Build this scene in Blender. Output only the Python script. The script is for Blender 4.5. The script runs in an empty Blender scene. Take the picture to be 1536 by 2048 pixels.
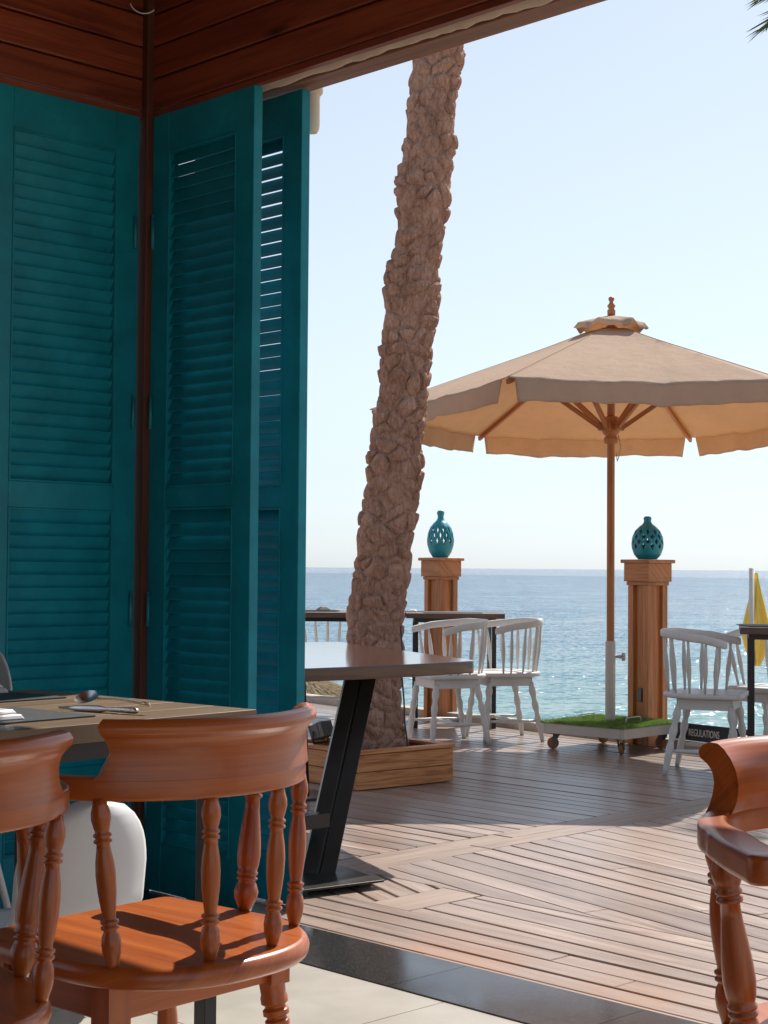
import bpy, math, random
import numpy as np
from mathutils import Vector, Matrix
R = math.radians
random.seed(7); rng = np.random.default_rng(7)
sc = bpy.context.scene
col = sc.collection

# ------------------------------------------------------------------ camera
F_PX = 3200.0
CAM = Vector((0, 0, 1.10))
p, a = R(1.995), R(0.435)
fw = Vector((0, math.cos(p), math.sin(p)))
r0 = Vector((1, 0, 0)); u0 = Vector((0, -math.sin(p), math.cos(p)))
rt = r0*math.cos(a) + u0*math.sin(a)
up = u0*math.cos(a) - r0*math.sin(a)
cd = bpy.data.cameras.new('camera'); cam = bpy.data.objects.new('camera', cd); col.objects.link(cam)
cam.matrix_world = Matrix(((rt.x, up.x, -fw.x, CAM.x), (rt.y, up.y, -fw.y, CAM.y), (rt.z, up.z, -fw.z, CAM.z), (0, 0, 0, 1)))
cd.sensor_fit = 'VERTICAL'; cd.sensor_height = 36.0; cd.lens = 36.0*F_PX/2048
cd.clip_start = 0.05; cd.clip_end = 60000
sc.camera = cam

# ------------------------------------------------------------------ light
SUN = Vector((0.445, 0.79, 1.0)).normalized()
EL = math.asin(SUN.z); AZ = math.atan2(SUN.x, SUN.y)
w = bpy.data.worlds.new('World'); sc.world = w; w.use_nodes = True
nt = w.node_tree; bg = nt.nodes['Background']
sky = nt.nodes.new('ShaderNodeTexSky'); sky.sky_type = 'NISHITA'; sky.sun_disc = False
sky.sun_elevation = EL; sky.sun_rotation = AZ
sky.air_density = 1.0; sky.dust_density = 0.6; sky.ozone_density = 4.0; sky.altitude = 0
hs_ = nt.nodes.new('ShaderNodeHueSaturation'); hs_.inputs['Saturation'].default_value = 0.42
nt.links.new(sky.outputs[0], hs_.inputs['Color'])
tn = nt.nodes.new('ShaderNodeMix'); tn.data_type = 'RGBA'; tn.blend_type = 'MULTIPLY'; tn.inputs['Factor'].default_value = 1
nt.links.new(hs_.outputs[0], tn.inputs['A']); tn.inputs['B'].default_value = (0.82, 0.925, 1.04, 1)
gm = nt.nodes.new('ShaderNodeGamma'); gm.inputs[1].default_value = 0.72
nt.links.new(tn.outputs['Result'], gm.inputs[0])
nt.links.new(gm.outputs[0], bg.inputs[0]); bg.inputs[1].default_value = 0.118
sl = bpy.data.lights.new('sun', 'SUN'); sl.energy = 3.5; sl.angle = R(0.53); sl.color = (1, 0.95, 0.87)
so = bpy.data.objects.new('sun', sl); col.objects.link(so)
so.rotation_euler = SUN.to_track_quat('Z', 'Y').to_euler(); so.location = (4, 7, 9)
sc.view_settings.view_transform = 'Standard'; sc.view_settings.look = 'None'
sc.view_settings.gamma = 1; sc.view_settings.exposure = 1.0

# ------------------------------------------------------------------ helpers
def tag(o, label=None, cat=None, group=None, kind=None):
    if label: o['label'] = label
    if cat: o['category'] = cat
    if group: o['group'] = group
    if kind: o['kind'] = kind
    return o
def empty(name, loc=(0, 0, 0), rz=0, label=None, cat=None, group=None):
    o = bpy.data.objects.new(name, None); col.objects.link(o); o.empty_display_size = .1
    o.location = loc; o.rotation_euler = (0, 0, rz)
    return tag(o, label, cat, group)
def copy_tree(o, parent=None):
    c = o.copy(); col.objects.link(c); c.parent = parent
    for ch in list(o.children): copy_tree(ch, c)
    return c

class MB:
    """collects geometry; bc = (along grain, across grain, per-piece random) for the materials"""
    def __init__(s): s.v = []; s.f = []; s.bc = []; s.sm = []
    def add(s, vs, fs, bc=None, smooth=False):
        b = len(s.v); s.v += [tuple(x) for x in vs]; s.f += [[i+b for i in f] for f in fs]
        s.sm += [smooth]*len(fs)
        if bc is None: bc = [(v[0], v[1], 0.5) for v in vs]
        s.bc += [tuple(x) for x in bc]
    def box(s, c, size, rz=0, M=None, taper=1.0):
        sx, sy, sz = [q/2 for q in size]; rr = random.random(); off = random.random()*20; ofc = random.random()*20
        ax = max(range(3), key=lambda i: size[i])
        vs = []; bc = []
        T = M if M is not None else Matrix.Translation(Vector(c)) @ Matrix.Rotation(rz, 4, 'Z')
        for z in (-1, 1):
            for x, y in ((-1, -1), (1, -1), (1, 1), (-1, 1)):
                t = taper if z > 0 else 1
                L = Vector((x*sx*t, y*sy*t, z*sz)); vs.append(T @ L)
                o = [q for i, q in enumerate(L) if i != ax]
                bc.append((L[ax]+off, o[0]+o[1]+ofc, rr))
        s.add(vs, [(3, 2, 1, 0), (4, 5, 6, 7), (0, 1, 5, 4), (1, 2, 6, 5), (2, 3, 7, 6), (3, 0, 4, 7)], bc)
    def bar(s, a, b, w, h):
        a = Vector(a); b = Vector(b); d = b-a; L = d.length; d.normalize()
        side = d.cross(Vector((0, 0, 1)))
        if side.length < .05: side = d.cross(Vector((0, 1, 0)))
        side.normalize(); u = side.cross(d).normalized(); m = (a+b)/2
        M = Matrix(((d.x, side.x, u.x, m.x), (d.y, side.y, u.y, m.y), (d.z, side.z, u.z, m.z), (0, 0, 0, 1)))
        s.box(None, (L, w, h), M=M)
    def prism(s, poly, z0, z1, along=(1, 0), bev=0.0):
        n = len(poly); rr = random.random(); off = random.random()*20; ofc = random.random()*20
        ar = sum(poly[i][0]*poly[(i+1) % n][1]-poly[(i+1) % n][0]*poly[i][1] for i in range(n))
        if ar < 0: poly = poly[::-1]
        vs = [(x, y, z0) for x, y in poly]+[(x, y, z1) for x, y in poly]
        bc = [(x*along[0]+y*along[1]+off, -x*along[1]+y*along[0]+ofc, rr) for x, y, z in vs]
        fs = [list(range(n))[::-1], list(range(n, 2*n))]+[(i, (i+1) % n, n+(i+1) % n, n+i) for i in range(n)]
        s.add(vs, fs, bc)
    def tube(s, pts, rad, seg=10, cap=True, smooth=True, flat=1.0):
        pts = [Vector(q) for q in pts]; n = len(pts)
        if not hasattr(rad, '__len__'): rad = [rad]*n
        vs = []; bc = []; fs = []; rr = random.random(); off = random.random()*20; L = 0
        ref = None
        for i, q in enumerate(pts):
            t = (pts[min(i+1, n-1)]-pts[max(i-1, 0)]).normalized()
            if ref is None:
                ref = Vector((0, 0, 1)) if abs(t.z) < .9 else Vector((1, 0, 0))
            e1 = (ref-t*ref.dot(t)).normalized(); e2 = t.cross(e1); ref = e1
            if i: L += (q-pts[i-1]).length
            for k in range(seg):
                an = 2*math.pi*k/seg
                vs.append(q+(e1*math.cos(an)+e2*math.sin(an)*flat)*rad[i]); bc.append((L+off, math.cos(an)*rad[i]+math.sin(an)*rad[i]*.6, rr))
        for i in range(n-1):
            for k in range(seg):
                a_ = i*seg+k; b_ = i*seg+(k+1) % seg
                fs.append((a_, b_, b_+seg, a_+seg))
        if cap: fs += [list(range(seg))[::-1], list(range((n-1)*seg, n*seg))]
        s.add(vs, fs, bc, smooth)
    def lathe(s, prof, c=(0, 0, 0), seg=24, smooth=True, M=None):
        """prof = (radius, z) list, bottom to top"""
        T = M if M is not None else Matrix.Translation(Vector(c))
        vs = []; fs = []; bc = []; rr = random.random(); off = random.random()*20
        for r_, z in prof:
            for k in range(seg):
                an = 2*math.pi*k/seg
                vs.append(T @ Vector((r_*math.cos(an), r_*math.sin(an), z))); bc.append((z+off, r_*math.cos(an)+r_*math.sin(an)*.6, rr))
        for i in range(len(prof)-1):
            for k in range(seg):
                a_ = i*seg+k; b_ = i*seg+(k+1) % seg
                fs.append((a_, b_, b_+seg, a_+seg))
        fs += [list(range(seg))[::-1], list(range((len(prof)-1)*seg, len(prof)*seg))]
        s.add(vs, fs, bc, smooth)
    def turned(s, a_, b_, prof, seg=20):
        """turned spindle from point a_ to b_, prof = (s in 0..1, radius)"""
        a_ = Vector(a_); b_ = Vector(b_); d = b_-a_; L = d.length; q = d.to_track_quat('Z', 'Y').to_matrix().to_4x4()
        s.lathe([(r_, t*L) for t, r_ in prof], seg=seg, M=Matrix.Translation(a_) @ q)
    def loft(s, rings, closed=True, caps=True, smooth=True, bc=None):
        n = len(rings[0]); vs = [q for r_ in rings for q in r_]; fs = []
        m = n if closed else n-1
        for i in range(len(rings)-1):
            for k in range(m):
                a_ = i*n+k; b_ = i*n+(k+1) % n
                fs.append((a_, b_, b_+n, a_+n))
        if caps: fs += [list(range(n))[::-1], list(range((len(rings)-1)*n, len(rings)*n))]
        s.add(vs, fs, bc, smooth)
    def build(s, name, mat, parent=None, bevel=0, bseg=2, kind=None, autosmooth=None, fix=False):
        me = bpy.data.meshes.new(name); me.from_pydata(s.v, [], s.f)
        at = me.attributes.new('bc', 'FLOAT_VECTOR', 'POINT')
        at.data.foreach_set('vector', np.array(s.bc, dtype=np.float32).ravel())
        me.polygons.foreach_set('use_smooth', s.sm); me.materials.append(mat); me.update()
        if fix:
            import bmesh
            bm = bmesh.new(); bm.from_mesh(me); bmesh.ops.recalc_face_normals(bm, faces=bm.faces); bm.to_mesh(me); bm.free()
        o = bpy.data.objects.new(name, me); col.objects.link(o)
        if parent: o.parent = parent
        if bevel:
            m = o.modifiers.new('b', 'BEVEL'); m.width = bevel; m.segments = bseg; m.limit_method = 'ANGLE'; m.angle_limit = R(40)
            m.harden_normals = False
        if autosmooth is not None:
            me.set_sharp_from_angle(angle=R(autosmooth))
        if kind: o['kind'] = kind
        return o

# ------------------------------------------------------------------ materials
def mat(name):
    m = bpy.data.materials.new(name); m.use_nodes = True
    return m, m.node_tree, m.node_tree.nodes['Principled BSDF']
def nd(t, typ, **kw):
    n = t.nodes.new(typ)
    for k, v in kw.items(): setattr(n, k, v)
    return n
def ramp(t, fac, stops):
    n = nd(t, 'ShaderNodeValToRGB'); e = n.color_ramp.elements
    while len(e) < len(stops): e.new(.5)
    for x, (q, c) in zip(e, stops): x.position = q; x.color = (*c, 1) if len(c) == 3 else c
    t.links.new(fac, n.inputs[0]); return n.outputs[0]
def noise(t, vec, scale, detail=4, rough=.55, dist=0):
    n = nd(t, 'ShaderNodeTexNoise'); n.inputs['Scale'].default_value = scale; n.inputs['Detail'].default_value = detail
    n.inputs['Roughness'].default_value = rough; n.inputs['Distortion'].default_value = dist
    if vec is not None: t.links.new(vec, n.inputs['Vector'])
    return n.outputs[0]
def mapping(t, vec, scale=(1, 1, 1), loc=(0, 0, 0), rot=(0, 0, 0)):
    n = nd(t, 'ShaderNodeMapping'); n.inputs['Scale'].default_value = scale; n.inputs['Location'].default_value = loc; n.inputs['Rotation'].default_value = rot
    t.links.new(vec, n.inputs[0]); return n.outputs[0]
def mix(t, fac, a_, b_, blend='MIX'):
    n = nd(t, 'ShaderNodeMix', data_type='RGBA', blend_type=blend)
    for s_, q in ((n.inputs['Factor'], fac), (n.inputs['A'], a_), (n.inputs['B'], b_)):
        if isinstance(q, bpy.types.NodeSocket): t.links.new(q, s_)
        elif isinstance(q, (int, float)): s_.default_value = q
        else: s_.default_value = (*q, 1)
    return n.outputs['Result']
def math_(t, op, a_, b_=0.5, clamp=False):
    n = nd(t, 'ShaderNodeMath', operation=op, use_clamp=clamp)
    for s_, q in ((n.inputs[0], a_), (n.inputs[1], b_)):
        if isinstance(q, bpy.types.NodeSocket): t.links.new(q, s_)
        else: s_.default_value = q
    return n.outputs[0]
def bump(t, h, strength, dist, b_):
    n = nd(t, 'ShaderNodeBump'); n.inputs['Strength'].default_value = strength; n.inputs['Distance'].default_value = dist
    t.links.new(h, n.inputs['Height']); t.links.new(n.outputs[0], b_.inputs['Normal']); return n
def objco(t): return nd(t, 'ShaderNodeTexCoord').outputs['Object']

def wood(name, dark, mid, light, rough=.45, gscale=1.0, spread=.25, knots=False, bumpd=.0012, coat=0.0, contrast=1.0, weather=None, stain=None):
    m, t, b = mat(name)
    at = nd(t, 'ShaderNodeAttribute', attribute_name='bc').outputs['Vector']
    sep = nd(t, 'ShaderNodeSeparateXYZ'); t.links.new(at, sep.inputs[0])
    vec = mapping(t, at, (1.6*gscale, 26*gscale, 9))
    n1 = noise(t, vec, 1.0, 6, .62, 1.2)
    vec2 = mapping(t, at, (6*gscale, 190*gscale, 3))
    n2 = noise(t, vec2, 1.0, 3, .6)
    g = math_(t, 'ADD', math_(t, 'MULTIPLY', n1, .72), math_(t, 'MULTIPLY', n2, .28))
    lo, hi = .5-.14/contrast, .5+.16/contrast
    c = ramp(t, g, [(max(0, lo), dark), (.5, mid), (min(1, hi), light)])
    hsv = nd(t, 'ShaderNodeHueSaturation'); t.links.new(c, hsv.inputs['Color'])
    vv = math_(t, 'ADD', math_(t, 'MULTIPLY', sep.outputs[2], spread*2), 1-spread)
    t.links.new(vv, hsv.inputs['Value'])
    c = hsv.outputs[0]
    if weather:
        o = objco(t); nn = noise(t, mapping(t, o, (1, 1, 1)), 1.3, 5, .6)
        fac = ramp(t, nn, [(.42, (0, 0, 0)), (.62, (1, 1, 1))])
        c = mix(t, math_(t, 'MULTIPLY', fac, weather[1]), c, weather[0])
    if stain:
        o3 = objco(t); dt = nd(t, 'ShaderNodeVectorMath', operation='DOT_PRODUCT'); t.links.new(o3, dt.inputs[0]); dt.inputs[1].default_value = (.711, .703, 0)
        mr_ = nd(t, 'ShaderNodeMapRange'); t.links.new(dt.outputs['Value'], mr_.inputs[0]); mr_.inputs[1].default_value = 3.85; mr_.inputs[2].default_value = 3.3
        n9 = noise(t, o3, 1.7, 4, .6); f9 = math_(t, 'MULTIPLY', ramp(t, n9, [(.40, (0, 0, 0)), (.60, (1, 1, 1))]), math_(t, 'MULTIPLY', mr_.outputs[0], .5))
        c = mix(t, f9, c, stain)
    if knots:
        vo = nd(t, 'ShaderNodeTexVoronoi'); t.links.new(mapping(t, at, (1.7, 5.5, 7)), vo.inputs['Vector']); vo.inputs['Scale'].default_value = 1.0
        k = ramp(t, vo.outputs['Distance'], [(.03, (1, 1, 1)), (.13, (0, 0, 0))])
        c = mix(t, k, c, tuple(q*.22 for q in dark))
    t.links.new(c, b.inputs['Base Color'])
    rr = math_(t, 'ADD', math_(t, 'MULTIPLY', g, .18), rough-.09)
    t.links.new(rr, b.inputs['Roughness'])
    if coat: b.inputs['Coat Weight'].default_value = coat; b.inputs['Coat Roughness'].default_value = .085 if coat == .75 else .16
    bump(t, g, .6, bumpd, b)
    return m
def paint(name, c, rough=.5, vary=.12, bumpd=.0006, scale=9, worn=None, coat=0, spec=.5, wt=.66):
    m, t, b = mat(name); o = objco(t)
    n1 = noise(t, o, scale, 6, .65)
    cc = ramp(t, n1, [(.3, tuple(q*(1-vary) for q in c)), (.7, tuple(min(1, q*(1+vary)) for q in c))])
    if worn:
        n2 = noise(t, o, 23, 8, .75); k = ramp(t, n2, [(wt, (0, 0, 0)), (wt+.03, (1, 1, 1))])
        cc = mix(t, k, cc, worn)
    t.links.new(cc, b.inputs['Base Color'])
    t.links.new(math_(t, 'ADD', math_(t, 'MULTIPLY', n1, .2), rough-.1), b.inputs['Roughness'])
    b.inputs['Specular IOR Level'].default_value = spec
    bump(t, noise(t, o, scale*14, 3), .5, bumpd, b)
    if coat: b.inputs['Coat Weight'].default_value = coat
    return m
def metal(name, c, rough=.35, metallic=1.0):
    m = paint(name, c, rough, .1, .0002, 14); m.node_tree.nodes['Principled BSDF'].inputs['Metallic'].default_value = metallic; return m

M = {}
M['chair'] = wood('varnished_wood', (.26, .055, .008), (.36, .082, .011), (.44, .112, .016), .33, .9, .05, bumpd=.0002, coat=.22)
M['white'] = paint('white_paint', (.62, .595, .57), .42, .07, .0004, 8, worn=(.42, .35, .3))
M['deck'] = wood('deck_wood', (.195, .135, .108), (.32, .232, .19), (.415, .32, .268), .31, 1.0, .2, bumpd=.0015, weather=((.31, .235, .195), .5), stain=(.42, .20, .10))
M['band'] = wood('deck_band_wood', (.21, .14, .105), (.29, .205, .16), (.35, .26, .21), .42, .8, .08, bumpd=.001)
M['fascia'] = wood('fascia_wood', (.11, .020, .009), (.20, .04, .016), (.28, .065, .025), .42, .8, .16, knots=True)
M['post'] = wood('post_wood', (.06, .016, .008), (.095, .027, .014), (.13, .04, .02), .65, 1.0, .05)
M['beam'] = wood('beam_wood', (.12, .05, .03), (.20, .085, .05), (.27, .125, .075), .5, .9, .1)
M['pine'] = wood('pillar_wood', (.30, .10, .035), (.47, .18, .065), (.58, .26, .105), .5, 1.0, .1, knots=True)
M['planter'] = wood('planter_wood', (.32, .10, .028), (.56, .21, .065), (.66, .30, .11), .42, 1.3, .1, contrast=1.3)
M['pole'] = wood('pole_wood', (.30, .10, .035), (.42, .16, .06), (.50, .21, .085), .42, .8, .06)
M['tabletop'] = wood('table_wood', (.10, .056, .026), (.15, .092, .046), (.195, .125, .067), .4, .8, .1)
M['tableshine'] = wood('varnished_table_wood', (.045, .020, .014), (.075, .036, .026), (.10, .052, .036), .16, .9, .06, coat=.75, bumpd=.0002)
M['tableshine'].node_tree.nodes['Principled BSDF'].inputs['Specular IOR Level'].default_value = .15
M['tabledark'] = wood('dark_table_wood', (.06, .03, .02), (.10, .055, .04), (.14, .085, .06), .45, 1, .1)
M['teal'] = paint('teal_paint', (.005, .21, .275), .42, .2, .0011, 7, worn=(.05, .27, .31), spec=.25, wt=.71)
M['vase'] = paint('turquoise_glaze', (.014, .26, .35), .35, .22, .0012, 12, worn=(.02, .05, .05))
M['black'] = metal('black_steel', (.018, .017, .017), .38, .3)
M['brownsteel'] = metal('dark_bronze_steel', (.036, .030, .026), .34, .45)
M['steel'] = metal('steel', (.72, .71, .70), .27)
M['hinge'] = paint('hinge_paint', (.012, .20, .25), .4)
M['plastic'] = paint('white_plastic', (.58, .57, .57), .38, .02, .0001)
M['pvc'] = paint('cream_plastic', (.60, .52, .43), .4, .03)
M['mat'] = paint('black_mat', (.022, .024, .028), .55, .2, .0006, 60)
M['stone'] = paint('beige_tile', (.41, .375, .325), .32, .07, .0002, 5)
M['kerb'] = paint('kerb_stone', (.46, .37, .29), .7, .2, .003, 10)
M['rubber'] = paint('caster_wheel', (.33, .13, .05), .5)
M['gray'] = paint('grey_housing', (.14, .13, .115), .55, .15, .0008, 30)
M['cream'] = paint('cream_painted_steel', (.56, .49, .42), .45, .08, .0006, 9, worn=(.28, .2, .15))
M['yellow'] = paint('yellow_cloth', (.78, .52, .03), .7, .08, .0008, 20)
M['signblack'] = paint('black_sign', (.03, .03, .03), .3, .05)
M['letters'] = paint('sign_letters', (.75, .73, .68), .5, .02)
M['cable'] = paint('cable', (.05, .045, .04), .5)

def mk_granite():
    m, t, b = mat('black_granite'); o = objco(t)
    n = noise(t, o, 160, 3, .7); n2 = noise(t, o, 3, 4)
    c = ramp(t, n, [(.38, (.016, .017, .018)), (.6, (.040, .040, .042)), (.72, (.11, .11, .115))])
    t.links.new(mix(t, math_(t, 'MULTIPLY', n2, .5), c, (.045, .042, .038)), b.inputs['Base Color'])
    t.links.new(math_(t, 'ADD', math_(t, 'MULTIPLY', n2, .22), .02), b.inputs['Roughness'])
    return m
M['granite'] = mk_granite()
def mk_cloth(name, c, trans=.5, c2=None):
    m, t, b = mat(name); o = objco(t)
    wv = noise(t, mapping(t, o, (1, 1, 1)), 260, 2); n1 = noise(t, o, 2.3, 6, .65); n3 = noise(t, o, 15, 5, .7)
    g = math_(t, 'ADD', math_(t, 'MULTIPLY', n1, .6), math_(t, 'MULTIPLY', n3, .4))
    cc = ramp(t, g, [(.35, tuple(q*.90 for q in c)), (.65, c)])
    t.links.new(cc, b.inputs['Base Color']); b.inputs['Roughness'].default_value = .9; b.inputs['Specular IOR Level'].default_value = .1
    hh = math_(t, 'ADD', math_(t, 'MULTIPLY', wv, .25), noise(t, mapping(t, o, (1, 1, 1)), 9, 4, .6))
    bp = bump(t, hh, .7, .012, b)
    tr = nd(t, 'ShaderNodeBsdfTranslucent'); t.links.new(mix(t, 1, cc, c2 or (1, .82, .58), 'MULTIPLY'), tr.inputs[0]); t.links.new(bp.outputs[0], tr.inputs['Normal'])
    ms = nd(t, 'ShaderNodeMixShader'); ms.inputs[0].default_value = trans
    t.links.new(b.outputs[0], ms.inputs[1]); t.links.new(tr.outputs[0], ms.inputs[2])
    t.links.new(ms.outputs[0], t.nodes['Material Output'].inputs[0]); return m
M['canvas'] = mk_cloth('parasol_canvas', (.68, .54, .43), .45)
M['blind'] = mk_cloth('blind_canvas', (.62, .50, .40), .2)
def mk_glass():
    m, t, b = mat('clear_glass'); t.nodes.remove(b)
    tr = nd(t, 'ShaderNodeBsdfTransparent'); tr.inputs[0].default_value = (.905, .94, .955, 1)
    gl = nd(t, 'ShaderNodeBsdfGlossy'); gl.inputs['Roughness'].default_value = .02
    lw = nd(t, 'ShaderNodeLayerWeight'); lw.inputs[0].default_value = .5; fr = math_(t, 'ADD', math_(t, 'MULTIPLY', math_(t, 'POWER', lw.outputs['Facing'], 5), .9), .03)
    o = objco(t); n = noise(t, mapping(t, o, (3, 3, .8)), 2.2, 5, .6)
    df = nd(t, 'ShaderNodeBsdfDiffuse'); df.inputs[0].default_value = (.8, .8, .78, 1)
    ms = nd(t, 'ShaderNodeMixShader'); t.links.new(fr, ms.inputs[0]); t.links.new(tr.outputs[0], ms.inputs[1]); t.links.new(gl.outputs[0], ms.inputs[2])
    m2 = nd(t, 'ShaderNodeMixShader'); t.links.new(math_(t, 'MULTIPLY', ramp(t, n, [(.45, (0, 0, 0)), (.75, (1, 1, 1))]), .035), m2.inputs[0])
    t.links.new(ms.outputs[0], m2.inputs[1]); t.links.new(df.outputs[0], m2.inputs[2])
    t.links.new(m2.outputs[0], t.nodes['Material Output'].inputs[0]); return m
M['glass'] = mk_glass()
def mk_sea():
    m, t, b = mat('sea_water'); g = nd(t, 'ShaderNodeNewGeometry').outputs['Position']
    sep = nd(t, 'ShaderNodeSeparateXYZ'); t.links.new(g, sep.inputs[0])
    nn = noise(t, mapping(t, g, (.03, .06, .03)), 1, 3)
    d = math_(t, 'ADD', sep.outputs[1], math_(t, 'MULTIPLY', math_(t, 'SUBTRACT', nn, .5), 26))
    mr = nd(t, 'ShaderNodeMapRange'); t.links.new(d, mr.inputs[0]); mr.inputs[1].default_value = 25; mr.inputs[2].default_value = 225
    c = ramp(t, mr.outputs[0], [(0, (.17, .30, .28)), (.10, (.10, .24, .26)), (.24, (.03, .15, .25)), (.6, (.014, .10, .215)), (1, (.012, .085, .20))])
    t.links.new(c, b.inputs['Base Color']); b.inputs['Roughness'].default_value = .07; b.inputs['IOR'].default_value = 1.33
    n1 = noise(t, mapping(t, g, (.35, .75, 1)), 1.0, 6, .62, .4)
    n2 = noise(t, mapping(t, g, (1.9, 3.8, 1)), 1.0, 5, .65, .3)
    n3 = noise(t, mapping(t, g, (.05, .13, 1)), 1.0, 5, .6)
    def slope(scale, k, dist=.3, det=4):
        n = nd(t, 'ShaderNodeTexNoise'); n.inputs['Scale'].default_value = 1; n.inputs['Detail'].default_value = det; n.inputs['Roughness'].default_value = .6; n.inputs['Distortion'].default_value = dist
        t.links.new(mapping(t, g, scale), n.inputs['Vector'])
        v1 = nd(t, 'ShaderNodeVectorMath', operation='SUBTRACT'); t.links.new(n.outputs['Color'], v1.inputs[0]); v1.inputs[1].default_value = (.5, .5, 0)
        v2 = nd(t, 'ShaderNodeVectorMath', operation='MULTIPLY'); t.links.new(v1.outputs[0], v2.inputs[0]); v2.inputs[1].default_value = (k*.6, k, 0); return v2.outputs[0]
    def vadd(a_, b_):
        v = nd(t, 'ShaderNodeVectorMath', operation='ADD'); t.links.new(a_, v.inputs[0])
        if isinstance(b_, tuple): v.inputs[1].default_value = b_
        else: t.links.new(b_, v.inputs[1])
        return v.outputs[0]
    sm = vadd(vadd(slope((3.4, 6.6, 1), 3.0), slope((.5, 1.3, 1), 1.25)), vadd(slope((.06, .16, 1), .55), (0, 0, 1)))
    vn = nd(t, 'ShaderNodeVectorMath', operation='NORMALIZE'); t.links.new(sm, vn.inputs[0]); t.links.new(vn.outputs[0], b.inputs['Normal']); return m
M['sea'] = mk_sea()
def vadd_(t, v, f):
    n = nd(t, 'ShaderNodeVectorMath', operation='ADD'); t.links.new(v, n.inputs[0]); k = math_(t, 'MULTIPLY', f, .06); t.links.new(k, n.inputs[1]); return n.outputs[0]
def mk_trunk():
    m, t, b = mat('palm_bark'); o = objco(t)
    n1 = noise(t, mapping(t, o, (9, 9, 5)), 1, 6, .65); n2 = noise(t, mapping(t, o, (90, 90, 16)), 1, 4, .7); n3 = noise(t, o, 2.1, 3)
    g = math_(t, 'ADD', math_(t, 'MULTIPLY', n1, .55), math_(t, 'MULTIPLY', n2, .45))
    c = ramp(t, g, [(.34, (.17, .09, .062)), (.5, (.39, .225, .165)), (.66, (.56, .38, .30))])
    t.links.new(mix(t, math_(t, 'MULTIPLY', n3, .35), c, (.40, .22, .155)), b.inputs['Base Color'])
    b.inputs['Roughness'].default_value = .95; b.inputs['Specular IOR Level'].default_value = .15
    vo = nd(t, 'ShaderNodeTexVoronoi', feature='DISTANCE_TO_EDGE'); t.links.new(mapping(t, vadd_(t, o, n1), (30, 30, 22)), vo.inputs['Vector']); vo.inputs['Scale'].default_value = 1
    cr = ramp(t, vo.outputs[0], [(0, (0, 0, 0)), (.09, (1, 1, 1))])
    bump(t, math_(t, 'ADD', math_(t, 'MULTIPLY', g, 1.0), math_(t, 'MULTIPLY', cr, .22)), .9, .016, b); return m
M['trunk'] = mk_trunk()
def mk_simple_var(name, stops, scale, rough=.9, bumpd=.01, trans=0):
    m, t, b = mat(name); o = objco(t); n = noise(t, o, scale, 5, .65)
    c = ramp(t, n, stops); t.links.new(c, b.inputs['Base Color']); b.inputs['Roughness'].default_value = rough
    b.inputs['Specular IOR Level'].default_value = .2
    bump(t, n, .6, bumpd, b)
    if trans:
        tr = nd(t, 'ShaderNodeBsdfTranslucent'); t.links.new(c, tr.inputs[0]); ms = nd(t, 'ShaderNodeMixShader'); ms.inputs[0].default_value = trans
        t.links.new(b.outputs[0], ms.inputs[1]); t.links.new(tr.outputs[0], ms.inputs[2]); t.links.new(ms.outputs[0], t.nodes['Material Output'].inputs[0])
    return m
M['sand'] = mk_simple_var('sand', [(.3, (.42, .33, .22)), (.7, (.52, .42, .30))], .8)
M['grass'] = mk_simple_var('artificial_turf', [(.3, (.12, .19, .04)), (.5, (.19, .30, .065)), (.7, (.36, .42, .17))], 14, .8, .002, .3)
M['thatch'] = mk_simple_var('thatch', [(.3, (.20, .13, .06)), (.7, (.40, .28, .14))], 30, .95)
M['frond'] = mk_simple_var('palm_leaf', [(.3, (.04, .07, .02)), (.7, (.09, .13, .04))], 3, .6, .002, .3)
M['earth'] = mk_simple_var('soil', [(.3, (.05, .03, .02)), (.7, (.12, .08, .05))], 20)

# ------------------------------------------------------------------ ground frame: n = A direction (away, right), b = B direction (right, near)
nA = Vector((.711, .703)); bB = Vector((.7035, -.7107)); C0 = Vector((-.827, 5.48))
def W(al, be): q = nA*al+bB*be; return (q.x, q.y)
def wl(t, d=0): q = C0+bB*t+nA*d; return Vector((q.x, q.y))      # along wall B
def wa(t, d=0): q = C0-nA*t+bB*d; return Vector((q.x, q.y))      # along wall A
ANG_B = math.atan2(bB.y, bB.x); ANG_A = math.atan2(nA.y, nA.x)

def clip(poly, nx, ny, c):      # keep x*nx+y*ny <= c
    out = []
    for i in range(len(poly)):
        P, Q = poly[i], poly[(i+1) % len(poly)]
        dp = P[0]*nx+P[1]*ny-c; dq = Q[0]*nx+Q[1]*ny-c
        if dp <= 0: out.append(P)
        if dp*dq < 0:
            t = dp/(dp-dq); out.append((P[0]+(Q[0]-P[0])*t, P[1]+(Q[1]-P[1])*t))
    return out
# ground
m_ = MB(); m_.add([(-400, -300, -2.4), (400, -300, -2.4), (400, 29, -2.4), (-400, 29, -2.4)], [(0, 1, 2, 3)])
m_.build('ground', M['sand'], kind='structure')
m_ = MB()
xs = [-30000, -4000, -600, -80, 80, 600, 4000, 30000]; ys = [27, 60, 150, 400, 1500, 6000, 40000]
vs = [(x, y, -2.35) for y in ys for x in xs]; fs = [(j*8+i, j*8+i+1, (j+1)*8+i+1, (j+1)*8+i) for j in range(6) for i in range(7)]
m_.add(vs, fs); m_.build('sea', M['sea'], kind='structure')

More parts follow.
